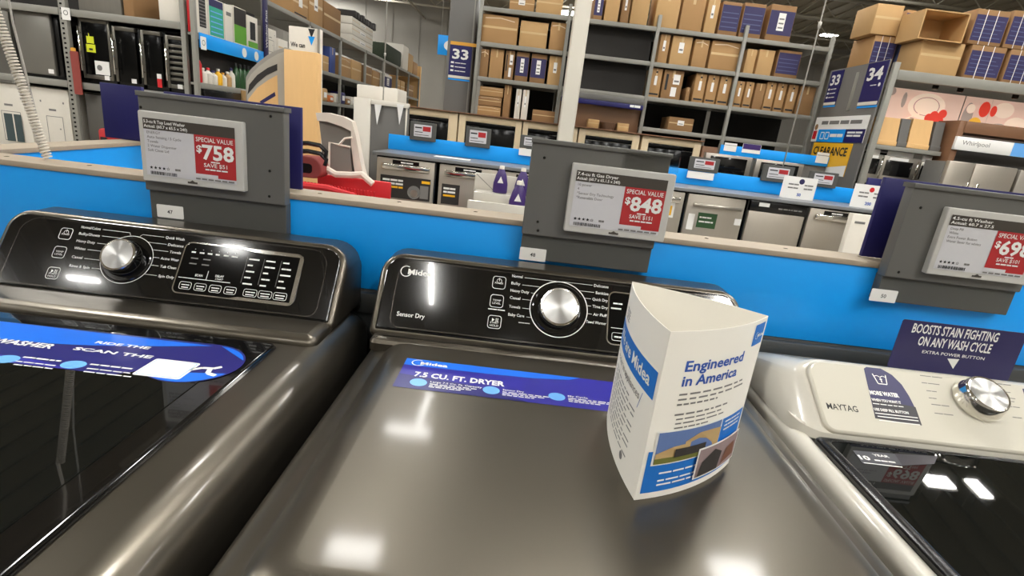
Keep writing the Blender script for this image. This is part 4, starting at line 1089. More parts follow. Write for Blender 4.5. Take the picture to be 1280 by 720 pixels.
for k, (y, r, h, m_, c_, lb) in enumerate(goods):
    bottle(SX-.058, y, 1.46, r*.9, h, m_, c_, lb, 'bottles under the blue strip')
for k, y in enumerate((6.78, 6.88, 6.98, 7.08, 7.18)):
    bottle(SX-.06, y+.04, 1.46, .042, .29, mat('bottle_green', (50, 84, 52), .25), black_ink, 'dark green bottle far along the row under the blue strip, '+('nearest the post', 'second from the post', 'in the middle', 'fourth from the post', 'farthest from the post')[k], 'dark green bottles under the blue strip')
mb = MB(blackplastic); mb.box((SX+.002, 6.0, 1.24), (SX+.03, 6.74, 1.395), .004); mb.build('shelf_bin', label='long black shelf bin under the row of bottles', cat='bin')
mb = MB([kraft2, kraft3]); mb.box((SX+.002, 6.80, 1.06), (SX+.10, 7.02, 1.44), .004); mb.box((SX+.1, 6.83, 1.10), (SX+.11, 6.87, 1.40), .002, kraft3); mb.build('wooden_crate', label='narrow tan wooden crate beside the black shelf bin', cat='crate')

GS = 'cartons on top of the long side rack'
side_carton(372, 391, 15, 2.622, 2.98, kraft, 'brown carton with busy print at the near end of the side rack top', GS, feat='dots')
side_carton(392, 409, 20, 2.622, 3.15, kraft, 'tall brown carton with a white label on the side rack top', GS, feat='label')
side_carton(410, 431, 25, 2.622, 3.08, kraft3, 'plain brown carton right of the labelled one on the side rack top', GS)
for k, (z0, z1) in enumerate(((2.622, 2.80), (2.804, 2.98), (2.984, 3.12))):
    side_carton(444, 470, 55, z0, z1, cwhite, ('lowest', 'middle', 'topmost')[k]+' white carton of the stack on the side rack top', GS, feat='label')
mb = MB(cdark); random.seed(3)
y0 = atx(447, 20, SX).y; y1 = atx(474, 20, SX).y
for k in range(9): mb.box((SX-.45+random.uniform(0, .1), y0+(y1-y0)*k/9, 3.125), (SX-.05, y0+(y1-y0)*(k+.8)/9, 3.22+random.uniform(0, .05)), .01)
mb.build('folded_tarp', label='black folded bundle lying on the topmost white carton', cat='bundle')
mb = MB(mat('foliage_dark', (44, 54, 36), .8, var=.5, scale=30)); y0 = atx(484, 70, SX).y; y1 = atx(503, 70, SX).y
mb.box((SX-.8, y0, 2.622), (SX-.02, y1, 3.02), .05); mb.build('wrapped_pallet', label='dark green wrapped pallet right of the white cartons on the side rack', cat='pallet load', group='pallet loads on the side rack')
for k, (L, R, h, m_, lb) in enumerate(((504, 511, .62, cwhite, 'tall whitish film wrapped pallet load right of the dark green one'), (511.5, 517, .50, kraft2, 'tan film wrapped pallet load near the far end of the side rack'), (517.5, 523, .36, kraft, 'low tan pallet load at the far end of the side rack'))):
    y0 = atx(L, 85, SX).y; y1 = atx(R, 85, SX).y
    mb = MB(m_); mb.box((SX-.8, y0+.01, 2.622), (SX-.02, y1-.01, 2.622+h), .03); mb.build('wrapped_pallet', label=lb, cat='pallet load', group='pallet loads on the side rack')
GM = 'goods on the middle level of the long side rack'
for L, R, h, m_, f, lb in ((398, 408, .22, cwhite, None, 'low white carton just right of the tan kiosk board'), (409, 416, .26, kraft2, None, 'small tan carton left of the blue carton'),
                           (417, 424, .44, mat('carton_royal', (54, 74, 140), .5), None, 'tall blue carton in the middle level of the side rack'), (429, 443, .36, kraft, 'wrap', 'shrink wrapped brown carton right of the blue carton'),
                           (444, 456, .38, kraft2, None, 'plain tan carton below the white stack'), (459, 469, .36, kraft3, None, 'dark brown carton right of the tan one, middle level'),
                           (470, 479, .34, kraft, None, 'small brown carton behind the hanging cord, middle level'), (484, 494, .36, cwhite, 'navy', 'white and navy carton below the dark green pallet'),
                           (498.5, 504, .36, kraft2, None, 'tan carton below the whitish pallet load'), (505, 510, .36, kraft2, None, 'second tan carton below the whitish pallet load'), (512.5, 521, .34, kraft3, None, 'brown carton at the far end of the middle level')):
    side_carton(L, R, 90, 1.963, 1.963+h, m_, lb, GM, f)
GL = 'goods on the low level of the long side rack'
cols = [cwhite, gold, kraft2, mat('goods_orange', (210, 120, 60), .6), cwhite, navy, kraft3, cwhite]
for k in range(8):
    y0 = 9.05+k*.32
    t_l = ('white', 'golden', 'tan', 'orange', 'second white', 'blue', 'brown', 'third white')[k]+' packet low on the side rack, right of the tan kiosk'
    mb = MB([cols[k], paper2]); h = .12+.05*((k*7) % 3)
    mb.box((SX-.3, y0, 1.462), (SX-.07, y0+.26, 1.462+h), .03); mb.rect(sidef(SX-.07, y0, 1.462), .06, h*.3, .2, h*.7, .002, paper2); mb.build('packet', label=t_l, cat='packet', group=GL)
for k in range(4):
    y0 = 13.5+k*.8; mb = MB(mat('goods_green', (50, 120, 56), .6)); mb.box((SX-.35, y0, 1.462), (SX-.07, y0+.55, 1.462+.2+.06*(k % 2)), .05)
    mb.build('green_bag', label=('nearest', 'second', 'third', 'farthest')[k]+' green bag on the far low level of the side rack', cat='bag', group='green bags on the side rack')
mb = MB(oak); x0 = SX-.02; mb.box((SX-1.0, 17.78, 0), (SX, 17.9, 2.95), .01); mb.build('end_board', label='tall tan end board at the far end of the side rack', cat='board')

# ================================================================== COOLER RACK (left, facing the viewer)
RY6 = 6.0; RK = RY6/6.0
def fz(z): return CAMH+(z-CAMH)*RK
ra = thing('storage_rack', (-4.9, 6.5, 0), 'grey rack of wine coolers behind the left navy board', 'rack', 'grey storage racks')
for x, ys in ((-6.25*RK, (RY6-.03, RY6+.60)), (at(86, 60, RY6).x, (RY6-.03,))):
    for y in ys:
        mb = MB([rackgrey, blackplastic]); upright(mb, x, y, 0, 3.1, .075)
        if y < RY6:
            for k in range(60): mb.rect(front(x, y, .2+k*.048), -.018, 0, .006, .018, .001, blackplastic)
        mb.build('upright', ra)
mb = MB([rackgrey]); upright(mb, -3.755, RY6-.03, 0, 3.1, .05); mb.build('upright', ra)
for z in (fz(1.315), fz(2.04)):
    for xa, xb in ((-6.2*RK, at(83, 60, RY6).x-.02), (at(90, 60, RY6).x+.02, -3.785)):
        mb = MB(rackgrey); mb.box((xa, RY6-.025, z-.07), (xb, RY6+.02, z), .004); mb.build('beam', ra)
        mb = MB(rackgrey); mb.box((xa, RY6+.025, z-.04), (xb, RY6+.60, z-.004), .002); mb.build('shelf_deck', ra)
mb = MB(rackdark); mb.box((-6.2*RK, RY6+.62, .2), (-3.76*RK, RY6+.63, 3.0)); mb.build('back_mesh', ra, label='dark mesh back')
CG = 'coolers on the rack shelf'
def cooler(L, R, T, label, kind):
    x0 = at(L, 60, RY6).x; x1 = at(R, 70, RY6).x; z0 = fz(1.315)+.003; z1 = min(at((L+R)/2, T, RY6).z, 1.985); y = RY6+.03
    t = thing('wine_cooler' if kind != 'fridge' else 'compact_fridge', ((x0+x1)/2, y+.25, 1.315), label, 'cooler', CG)
    mb = MB(blackplastic); mb.box((x0, y+.045, z0), (x1, y+.50, z1), .008); mb.build('body', t)
    if kind == 'fridge':
        mb = MB(mat('fridge_grey', (124, 121, 114), .4, .3)); mb.box((x0+.02, y, z0+.03), (x1-.05, y+.043, z1-.015), .01); mb.build('door', t)
        mb = MB(paper2); mb.rect(front(x1-.13, y, z0+.05), 0, 0, .06, .045, .002); mb.build('price_sticker', t, smooth=False)
        return
    mb = MB(mat('cooler_frame', (120, 116, 107), .35, .7))
    pl = front(0, y, 0); w = .028
    mb.box((x0, y, z0+.05), (x0+w, y+.043, z1-.01), .004)
    if kind not in ('bar', 'redtag'):
        mb.box((x1-w, y, z0+.05), (x1, y+.043, z1-.01), .004); mb.box((x0+w, y, z0+.05), (x1-w, y+.043, z0+.09), .004)
    mb.box((x0+w, y, z1-.05), (x1-w, y+.043, z1-.01), .004)
    mb.build('door_frame', t)
    mb = MB(mat('cooler_glass', (10, 10, 10), .15, spec=.2)); mb.box((x0+w+.001, y+.008, z0+.051 if kind in ('bar', 'redtag') else z0+.091), (x1-w-.001, y+.036, z1-.051), .002); mb.build('door_glass', t)
    mb = MB(chrome); mb.tube([(x0+.02, y-.035, z0+.12), (x0+.02, y-.035, z1-.1)], .010, 8)
    for z in (z0+.18, z1-.16): mb.tube([(x0+.02, y-.035, z), (x0+.02, y+.004, z)], .007, 6)
    mb.build('handle', t)
    if kind == 'slat':
        for k in range(7):
            z = z0+.13+k*(z1-z0-.22)/6.6
            mb = MB(MATS['cooler_frame']); mb.box((x0+w+.004, y+.001, z), (x1-w-.004, y+.012, z+.028), .003); mb.build('shelf_front', t)
    if kind == 'sticker':
        mb = MB([mat('sticker_yellow', (214, 220, 40), .5), black_ink]); p2 = front(x0+.06, y+.007, z0+.32)
        mb.rect(p2, 0, 0, .10, .08, .002); mb.rect(p2, .01, .09, .09, .16, .002); mb.rect(p2, .035, .16, .045, .19, .002); mb.rect(p2, .03, .02, .07, .04, .003, black_ink); mb.build('yellow_sticker', t, smooth=False)
        mb = MB([paper2, grey_ink]); p2 = front(x1-.20, y+.007, z0+.10); mb.rect(p2, 0, 0, .16, .14, .002); mb.poly(p2, circ(.05, .07, .03, 12), .003, grey_ink); mb.build('energy_label', t, smooth=False)
    if kind == 'redtag':
        mb = MB([cred, paper2]); p2 = front(x1-.10, y+.007, z0+.04); mb.rect(p2, 0, 0, .05, .09, .003); mb.rect(p2, 0, .09, .05, .14, .003, paper2); mb.build('price_sticker', t, smooth=False)
    else:
        mb = MB(paper2); mb.rect(front(x1-.10, y, z0+.05), 0, 0, .055, .045, .003); mb.build('price_sticker', t, smooth=False)
cooler(17, 70, 9, 'grey door compact fridge at the far left of the rack shelf', 'fridge')
cooler(98, 137, 21, 'steel framed wine cooler with a yellow sticker', 'sticker')
cooler(139, 171, 32, 'black wine cooler with a steel bar, right of the stickered one', 'bar')
cooler(174, 203, 37, 'black wine cooler with a red and white tag', 'redtag')
cooler(204.5, 229, 43, 'wine cooler with slatted steel shelf fronts at the rack end', 'slat')
for L, R, h, m_, lb, nm in ((96, 150, .50, mat('grill_grey', (128, 124, 116), .5, .3, var=.1, scale=4, stretch=(8, 1, 1)), 'large grey metal cabinet on the shelf above the wine coolers', 'metal_cabinet'), (152, 166, .34, kraft3, 'brown carton beside the grey metal cabinet', 'carton'), (196, 224, .26, cwhite, 'greyish white carton above the slatted wine cooler', 'carton')):
    x0 = at(L, 20, RY6).x; x1 = at(R, 20, RY6).x
    carton_at(x0, x1, RY6+.03, RY6+.58, fz(2.04)+.002, fz(2.04)+h, m_, lb, 'goods on the shelf above the coolers', name=nm, cat='cabinet' if nm == 'metal_cabinet' else 'carton', feat='printed')
for L, R, T, lb in ((-20, 33, 103, 'white appliance carton at the left edge of the photo, low on the cooler rack'), (38, 84, 106, 'white appliance carton with a line drawing, left of the perforated post')):
    x0 = at(L, 140, RY6).x; x1 = at(R, 140, RY6).x
    carton_at(x0, x1, RY6+.04, RY6+.58, fz(.50), fz(1.21), cwhite, lb, 'white appliance cartons', feat='white')
carton_at(at(105, 150, RY6).x, at(134, 150, RY6).x, RY6+.04, RY6+.58, fz(.50), fz(1.20), mat('cabinet_grey', (84, 81, 76), .6), 'dark grey carton low on the rack left of the navy board', 'low goods on the cooler rack', feat='printed')
mb = MB([mat('print_teal_grey', (60, 74, 76), .6), cwhite]); q = at(4, 141, RY6+.03); q1 = at(31, 178, RY6+.03); mb.rect(front(0, RY6+.032, 0), q.x, q1.z, q1.x, q.z, 0); mb.rect(front(0, RY6+.030, 0), q.x+.1, q1.z, q.x+.115, q.z, 0, cwhite)
CARTL = [o for o in bpy.data.objects if o.get('label', '').startswith('white appliance carton at the left edge')][0]
mb.build('window_print', CARTL, smooth=False)
mb = MB(rackgrey); mb.box((-6.2*RK, RY6+.0, fz(.44)), (-3.74*RK, RY6+.60, fz(.495)), .004); mb.build('shelf_deck', ra)
mb = MB([mat('tag_rust', (142, 62, 54), .6), gold]); q = at(92, 64, RY6-.05); q2 = at(98, 118, RY6-.05)
pl = front(0, RY6-.055, 0); xa = q.x
mb.prism(pl, rrect(xa-.03, q2.z, xa+.055, q.z, .01, 2), 0, .012); mb.prism(pl, rrect(xa-.02, q.z-.01, xa+.03, q.z+.035, .012, 3), 0, .010, m=gold)
mb.build('hang_tag', label='rust red hang tag on the perforated rack post', cat='tag')
mb = MB([paper2, black_ink]); q = at(81, 17, RY6-.04); pl = front(q.x, RY6-.036, q.z); mb.prism(pl, rrect(-.035, -.06, .055, .06, .006, 2), 0, .004); mb.ring(pl, circ(.01, .01, .025, 14), .006, .0045, black_ink)
mb.build('bay_sticker', label='white square sticker near the top of the perforated post', cat='sticker', group='square rack stickers')
mb = MB([paper2, black_ink]); pl = PL((SX+.013, 5.995, 1.80), (0, 1, 0), (0, 0, 1)); mb.prism(pl, rrect(0, 0, .10, .13, .006, 2), 0, .004); mb.ring(pl, circ(.05, .07, .028, 14), .006, .0045, black_ink)
mb.build('bay_sticker', label='white square sticker at the near end of the blue shelf strip', cat='sticker', group='square rack stickers')
mb = MB([mat('cart_red_plastic', (176, 34, 38), .45), black_ink]); q = at(121, 160, 4.0); q1 = at(134, 160, 4.0)
mb.box((q.x, 4.0, .0), (q1.x, 4.3, q.z), .02); mb.rect(front(q.x, 4.0, q.z-.28), .02, .05, .07, .22, .002, black_ink)
mb.build('red_bin', label='red plastic bin seen left of the navy board', cat='bin')
# ================================================================== KIOSK, CART AND END PANEL (middle left)
t = thing('design_kiosk', (-2.0, 4.6, 0), 'tan and grey kiosk with an arched side and a white sign', 'kiosk')
y = 4.5
A0 = [at(*p, y) for p in ((305, 145), (307, 97), (312, 88), (322, 78), (334, 69), (346, 62), (356, 59), (360, 60))]
pl = front(0, y, 0)
poly = [(A0[0].x, 0)]+[(-1.995, 0)]+[(A0[-1].x, A0[-1].z)]+[(q.x, q.z) for q in A0[-2:0:-1]]
mb = MB(mat('kiosk_grey', (150, 146, 138), .5)); mb.prism(pl, poly, -.5, 0, .004); side = mb.build('arched_side', t)
inn = [(-1.998, .02), (-1.998, A0[-1].z-.03)]+[(q.x+.012, q.z-.03) for q in A0[-2:0:-1]]+[(A0[0].x+.015, .02)]
mb = MB(mat('kiosk_pale', (172, 166, 154), .5)); mb.prism(pl, inn[::-1], .0, .006); 
mb.build('grey_face', side)
slot = [at(*p, y) for p in ((310, 118), (312, 106), (322, 94), (335, 85), (347, 80), (347, 88), (334, 94), (322, 104))]
mb = MB(cdark); mb.prism(pl, [(q.x, q.z) for q in slot][::1], .004, .008); mb.build('slot', side, label='dark curved slot')
wing = [at(*p, y) for p in ((310, 150), (311, 124), (322, 110), (336, 100), (347, 94), (349, 150))]
mb = MB(oak); mb.prism(pl, [(q.x, q.z) for q in wing][::-1], .004, .0075); mb.build('tan_field', side, label='tan lower field')
mb = MB([navy_dark, white_ink]); q = [at(*p, y) for p in ((325, 127), (344, 115), (345, 120), (328, 130))]; mb.prism(pl, [(v.x, v.z) for v in q], .004, .009)
mb.build('navy_label', side)
mb = MB(oak); x0 = -1.99; x1 = at(398, 110, 4.45).x; mb.box((x0, 4.43, 0.1), (x1, 4.52, at(378, 64, 4.45).z), .006); mb.build('front_board', t)
mb = MB([cwhite, MATS['kiosk_grey'], cdark, rail_blue]); y = 4.62; x0 = at(361, 60, y).x; x1 = at(400, 60, y).x; z1 = at(380, 34, y).z
mb.box((x0, y, 0), (x1, y+.06, z1), .004); pl = front(x0, y, 0); w = x1-x0
mb.text(pl, w*.06, at(370, 58.5, y).z, .036, 'We can', .002, black_ink, w=w*.46, bold=.02)
for zz, m_ in ((at(388, 36, y).z, black_ink), (at(388, 45.5, y).z, rail_blue)): mb.poly(pl, [(w*.62, zz), (w*.84, zz), (w*.73, zz-.068)][::-1], .002, m_)
mb.prism(pl, [(w*.93, 0), (w, 0), (w, z1), (w*.93, z1)], 0, .012, m=MATS['kiosk_grey'])
mb.build('white_sign', t, label='white sign reading We can with two triangles')

# electric shopping cart
t = thing('mobility_cart', (-1.2, 3.6, 0), 'red and white electric shopping cart with a grey seat', 'cart')
y = 3.6
pl = front(0, y, 0); P_ = lambda *ps: [(lambda q: (q.x, q.z))(at(px, py, y)) for px, py in ps]
mb = MB(mat('cart_white', (226, 214, 200), .4))
out = P_((396, 141), (410, 141), (430, 146), (441, 152), (446, 170), (452, 205), (460, 235))
inn = P_((398, 151), (410, 152), (428, 158), (440, 164), (440, 180), (443, 206), (449, 238))
for i in range(len(out)-1):
    mb.prism(pl, [inn[i], inn[i+1], out[i+1], out[i]], -.06, .02)
mb.build('seat_rim', t)
mb = MB(mat('cart_grey', (128, 122, 114), .6)); mb.prism(pl, [P_((404, 200))[0], P_((445, 225))[0]]+inn[::-1][1:], -.05, -.01); seat = mb.build('seat_back', t)
mb = MB(MATS['cart_white'])
q3 = [at(px, py, y-.03) for px, py in ((411, 228), (412, 178), (424, 181), (438, 184))]; mb.tube(q3, .008, 6)
q3 = [at(px, py, y-.03) for px, py in ((424, 181), (431, 173), (440, 172))]; mb.tube(q3, .008, 6); mb.build('wire_frame', t)
mb = MB(MATS['cart_grey']); mb.prism(pl, P_((412, 216), (412, 180), (438, 184), (442, 224), (420, 222)), 0, .03, .004); mb.build('cushion', t)
mb = MB(MATS['cart_white']); q3 = [at(px, py, y-.12) for px, py in ((406, 210), (420, 218), (440, 219), (452, 218), (466, 230))]; mb.tube(q3, .022, 8); mb.build('arm_rest', t)
mb = MB(blackplastic)
for dy in (0, 10):
    q3 = [at(px, py+dy, y-.25) for px, py in ((366, 179), (385, 179), (400, 182), (408, 190), (406, 197))]; mb.tube(q3, .014, 8)
mb.build('handlebar', t)
mb = MB([cred, blackplastic, mat('cart_dark_red', (140, 60, 58), .5)]); q0 = at(368, 193, y-.2); q1 = at(404, 218, y-.2)
pl2 = front(0, y-.2, 0); mb.prism(pl2, rrect(q0.x, q1.z-.03, q1.x, q0.z, (.02, .05, .07, .05), 4), -.1, .03, .01, m=MATS['cart_dark_red'])
mb.poly(pl2, rrect(q0.x+.03, q1.z+.0, q1.x-.06, q1.z+.06, .02, 3), .032, blackplastic); mb.build('steering_head', t)
mb = MB([cred]); q = P_((362, 219), (385, 220), (440, 227), (470, 236))
mb.tube([Vector((a, y-.45, b)) for a, b in q], .022, 8)
q0 = at(365, 224, y-.45); q1 = at(468, 240, y-.45)
for k in range(26):
    f = k/25; a = q0.x+(q1.x-q0.x)*f; b = q0.z+(q1.z-q0.z)*f
    mb.tube([(a, y-.45, b), (a+.02, y-.43, b-.28)], .006, 5)
mb.box((q0.x, y-.44, q1.z-.36), (q1.x, y-.05, q1.z-.28), .02); mb.box((q0.x, y-.06, q1.z-.3), (q1.x, y-.03, q1.z+.02), .01)
mb.build('basket', t, label='bright red basket')
mb = MB(blackplastic); mb.box((-1.35, y-.35, .12), (-1.0, y+.2, .5), .04); mb.build('chassis', t)
for sx in (-1.36, -.98):
    for sy in (-.3, .15):
        mb = MB(blackplastic); mb.slab(sidef(sx, y+sy, .12), circ(0, 0, .12, 20), [(.02, -.04), (0, -.025), (0, .025), (.02, .04)]); mb.build('wheel', t)

# end panel of the dishwasher counter
t = thing('room_divider', (-1.5, 5.75, 0), 'tall grey divider with white edging left of the dishwashers', 'divider')
y = 5.68
x0 = at(463, 160, y).x; x1 = at(510, 160, y).x
mb = MB(grey_panel); mb.box((x0, y, 0), (x1, y+.04, at(487, 131, y).z), .003); mb.build('grey_board', t)
mb = MB(cwhite); xa = at(442, 150, y).x; mb.box((xa, y-.01, 0), (x0-.001, y+.05, at(452, 122, y).z), .004); mb.build('white_post', t)
mb = MB(cwhite); x2 = at(511, 132, y).x; mb.box((x0, y-.02, at(487, 133, y).z), (x2, y+.06, at(487, 128, y).z+.008), .003); mb.build('white_cap', t)
mb = MB(cwhite); mb.box((xa, y+.08, at(465, 132, y).z), (at(495, 115, y).x, y+.5, at(468, 107, y).z), .006); mb.build('white_carton_top', t, label='white block on top')
for px in (472, 500):
    q = [at(px-4, 130, y-.03), at(px+5, 131, y-.03), at(px-1, 156, y-.03)]; mb = MB(paper2); mb.prism(front(0, y-.025, 0), [(v.x, v.z) for v in q][::-1], 0, .003); mb.build('paper_tag', t, label='white pointed paper tag')
mb = MB(cwhite); q = at(507, 160, y); mb.box((q.x-.005, y-.012, 0), (q.x+.012, y-.002, at(507, 131, y).z), .001); mb.build('white_edge', t)

# ================================================================== DISHWASHER COUNTER
DY = 4.9
zc = 1.025
t = thing('countertop', (1.0, 5.2, 0), 'long grey countertop over the row of dishwashers', 'countertop')
xl = at(466, 190, DY).x; xr = at(1100, 266, DY).x+.12
mb = MB(counter_m); mb.box((xl, DY-.02, zc-.03), (xr, 5.62, zc), .004); mb.build('top', t)
mb = MB(grey_panel); mb.box((xl, 5.50, 0), (xr, 5.60, zc-.031), .004); mb.build('rear_panel', t)
t = thing('display_rail', (1.0, 5.5, zc), 'blue backsplash rail standing on the long dishwasher counter', 'rail')
xr2 = at(1075, 240, 5.48).x; xl2 = at(486, 165, 5.48).x
mb = MB(rail_blue); mb.box((xl2, 5.48, zc+.002), (xr2, 5.50, 1.175), .002); mb.build('fascia', t)
mb = MB(grey_panel); mb.box((xl2, 5.501, zc+.002), (xr2, 5.58, 1.165), .003); mb.build('support', t)
DG = 'dishwashers under the long counter'
def dishwasher(L, R, label, style):
    x0 = at(L, 230, DY).x; x1 = at(R, 230, DY).x; zt = zc-.035
    t = thing('dishwasher', ((x0+x1)/2, DY+.3, 0), label, 'dishwasher', DG)
    mb = MB(blackplastic); mb.box((x0, DY+.04, .0), (x1, DY+.58, zt), .004); mb.build('tub_body', t)
    dz = zt-.01 if style != 'dark' else zt-.10
    mb = MB(steel2); mb.box((x0+.012, DY, .12), (x1-.012, DY+.039, dz), .006); d = mb.build('door', t)
    pl = front(x0, DY, 0); w = x1-x0
    if style == 'dark':
        mb = MB([blackplastic, paper2, grey_ink]); mb.box((x0+.012, DY-.004, dz+.004), (x1-.012, DY+.038, zt-.004), .006)
        mb.rect(pl, w*.16, dz+.05, w*.34, dz+.085, .006, paper2); mb.bars(pl, w*.5, dz+.04, w*.4, .012, .006, grey_ink, 6, 2); mb.build('control_strip', t)
    elif style == 'bar':
        mb = MB(steel); mb.tube([(x0+.06, DY-.045, dz-.09), (x1-.06, DY-.045, dz-.09)], .017, 10)
        for q in (x0+.10, x1-.10): mb.tube([(q, DY-.045, dz-.09), (q, DY+.005, dz-.09)], .010, 6)
        mb.build('handle', d)
    else:
        mb = MB([chrome]); mb.box((x0+.06, DY-.03, dz-.10), (x1-.05, DY+.002, dz-.045), .012); mb.build('handle', d)
        mb = MB([blackplastic, paper2]); mb.rect(pl, w*.28, dz-.045, w*.72, dz-.012, .002, blackplastic); mb.bars(pl, w*.42, dz-.036, w*.2, .012, .003, paper2, 2, 3); mb.build('control_strip', t, smooth=False)
    mb = MB([cdark, white_ink, yellow, steel, MATS['bottle_green'], paper2, grey_ink])
    if style == 'adv1':
        mb.rect(pl, w*.09, dz-.36, w*.93, dz-.155, .002, cdark)
        for i in range(2): mb.bars(pl, w*.13, dz-.205-.032*i, w*.34, .018, .003, white_ink, 3, i)
        mb.bars(pl, w*.13, dz-.268, w*.34, .018, .003, yellow, 3, 8); mb.poly(pl, circ(w*.66, dz-.29, .062, 18), .003, grey_ink); mb.poly(pl, circ(w*.66, dz-.30, .035, 18), .004, steel)
        mb.rect(pl, w*.76, dz-.34, w*.90, dz-.22, .003, grey_ink); mb.rect(pl, w*.78, dz-.20, w*.92, dz-.175, .003, yellow); mb.build('advert_sticker', d, smooth=False, label='black sticker with white and yellow lettering')
    elif style == 'adv2':
        mb.rect(pl, w*.08, dz-.36, w*.38, dz-.175, .002, cdark)
        for i in range(2): mb.bars(pl, w*.11, dz-.225-.032*i, w*.2, .018, .003, white_ink, 2, i)
        mb.bars(pl, w*.11, dz-.29, w*.2, .018, .003, yellow, 1, 8); mb.build('advert_sticker', d, smooth=False, label='black sticker with white and yellow lettering')
    elif style == 'bar':
        mb.rect(pl, w*.24, dz-.30, w*.56, dz-.16, .002, MATS['bottle_green']); mb.bars(pl, w*.27, dz-.21, w*.2, .014, .003, white_ink, 3, 1); mb.bars(pl, w*.27, dz-.25, w*.24, .014, .003, white_ink, 3, 2)
        mb.build('advert_sticker', d, smooth=False, label='dark green sticker')
        for a0, b0, a1, b1 in ((.08, .33, .19, .18), (.86, .24, .97, .18)):
            mb = MB(paper2); mb.rect(pl, w*a0, dz-b0, w*a1, dz-b1, .002); mb.build('paper_slip', d, smooth=False)
    elif style == 'energy':
        mb.rect(pl, w*.62, dz-.24, w*.84, dz-.10, .002, paper2); mb.rect(pl, w*.66, dz-.22, w*.80, dz-.13, .003, yellow); mb.build('energy_label', d, smooth=False)
    else: mb.bm.free()
    return t
dishwasher(468.5, 543.5, 'stainless dishwasher at the left end of the counter with a wide black sticker', 'adv1')
dishwasher(546.5, 622, 'stainless dishwasher with a small black sticker behind the white display bin', 'adv2')
dishwasher(623.5, 697, 'stainless dishwasher half hidden by the middle grey sign panel', 'plain')
dishwasher(787, 861, 'dishwasher with a yellow energy label right of the middle sign panel', 'energy')
dishwasher(862.5, 940, 'stainless dishwasher with a bar handle and dark green sticker', 'bar')
dishwasher(943, 1019, 'stainless dishwasher with a black control strip', 'dark')
dishwasher(1020.5, 1092, 'stainless dishwasher at the right end of the counter', 'plain')
mb = MB([cwhite, grey_ink]); q = at(1063, 280, 4.5); q1 = at(1096, 276, 4.5); mb.box((q.x, 4.5, 0), (q1.x, 4.56, at(1075, 268, 4.5).z), .004)
mb.rect(front(q.x, 4.5, q.z-.08), .03, .09, .12, .11, .002, grey_ink)
mb.build('white_board', label='white board standing in front of the rightmost dishwasher', cat='board')
# papers on the counter
q = at(567, 198, 5.15); mb = MB(paper2); mb.box((q.x-.18, 5.08, zc+.001), (q.x+.16, 5.22, zc+.006), .001); mb.build('paper_sheet', label='white paper lying on the counter above the second dishwasher', cat='paper')
# small price holders on the backsplash
PG = 'small price signs on the rear counters'
def price_sign(px0, py0, px1, py1, Y, label, paper_below=False, purple=False, back=True):
    a = at(px0, py0, Y); b = at(px1, py1, Y); w = b.x-a.x; h = a.z-b.z
    t = thing('price_sign', ((a.x+b.x)/2, Y, b.z), label, 'price sign', PG)
    pl = front(a.x, Y, b.z)
    mb = MB(sign_grey_dark); mb.prism(pl, rrect(0, 0, w, h, .008, 3), -.027, 0, .004); mb.build('holder', t)
    mb = MB([tagscreen, tag_red, black_ink]); mb.prism(pl, rrect(w*.16, h*.22, w*.84, h*.86, .004, 2), .001, .006)
    mb.rect(pl, w*.5, h*.52, w*.80, h*.78, .007, tag_red); mb.rect(pl, w*.2, h*.66, w*.46, h*.73, .007, black_ink); mb.rect(pl, w*.2, h*.44, w*.5, h*.48, .007, black_ink); mb.rect(pl, w*.2, h*.30, w*.74, h*.33, .007, tag_dark)
    mb.build('tag', t)
    if paper_below:
        mb = MB([paper2, grey_ink]); mb.prism(pl, rrect(0, -.075, w*.9, -.005, .004, 2), -.01, -.005); mb.build('paper_slip', t)
price_sign(513, 151, 544, 178, 5.45, 'small grey price sign leftmost on the rear blue backsplash')
price_sign(583, 158, 612, 186, 5.45, 'small grey price sign over the second dishwasher')
price_sign(651, 168, 681, 188, 5.45, 'small grey price sign peeking out beside the middle sign panel', True)
price_sign(864, 195, 897, 217, 5.45, 'small grey price sign with a white slip right of the middle sign panel', True)
price_sign(956, 205, 989, 230, 5.45, 'small grey price sign left of the curved white promo card')
price_sign(1014, 213, 1044, 236, 5.45, 'small grey price sign right of the curved white promo card')
def promo(px0, py0, px1, py1, Y, label, big, hdr, sub=None):
    a = at(px0, py0, Y); b = at(px1, py1, Y); w = b.x-a.x; h = a.z-(zc+.001)
    t = thing('promo_card', ((a.x+b.x)/2, Y, zc), label, 'promo card', 'white promo cards on the rear counter')
    cv = CURVE((a.x, Y, zc+.001), (b.x, Y, zc+.001), .03); n = 10
    o = [cv.p(w*i/n, 0, 0) for i in range(n+1)]; i_ = [cv.p(w*i/n, 0, -.002) for i in range(n+1)]; r = o+i_[::-1]
    mb = MB([paper2]); mb.loft([r, [p+Vector((0, 0, h)) for p in r]]); c = mb.build('card', t)
    mb = MB([grey_ink, hdr, text_blue]); mb.poly(cv, circ(w*.5, h*.80, w*.08, 12), .002, hdr)
    for k in range(4): mb.bars(cv, w*.15+(w*.45 if k % 2 else 0), h*(.62-.16*(k//2)), w*.28, h*.06, .002, grey_ink, 2, k)
    mb.build('print', c, smooth=False)
    mb = MB([text_blue]); mb.text(cv, w*.5, h*.14, h*.13, big, .002, text_blue, align='c', bold=.03); mb.build('price_text', c, smooth=False)
promo(981, 219, 1016, 250, 5.2, 'curved white promo card reading 50 on the rear counter', '50', navy_dark)
promo(1070, 229, 1101, 258, 5.05, 'white promo card reading 200 at the right end of the rear counter', '200', cred)
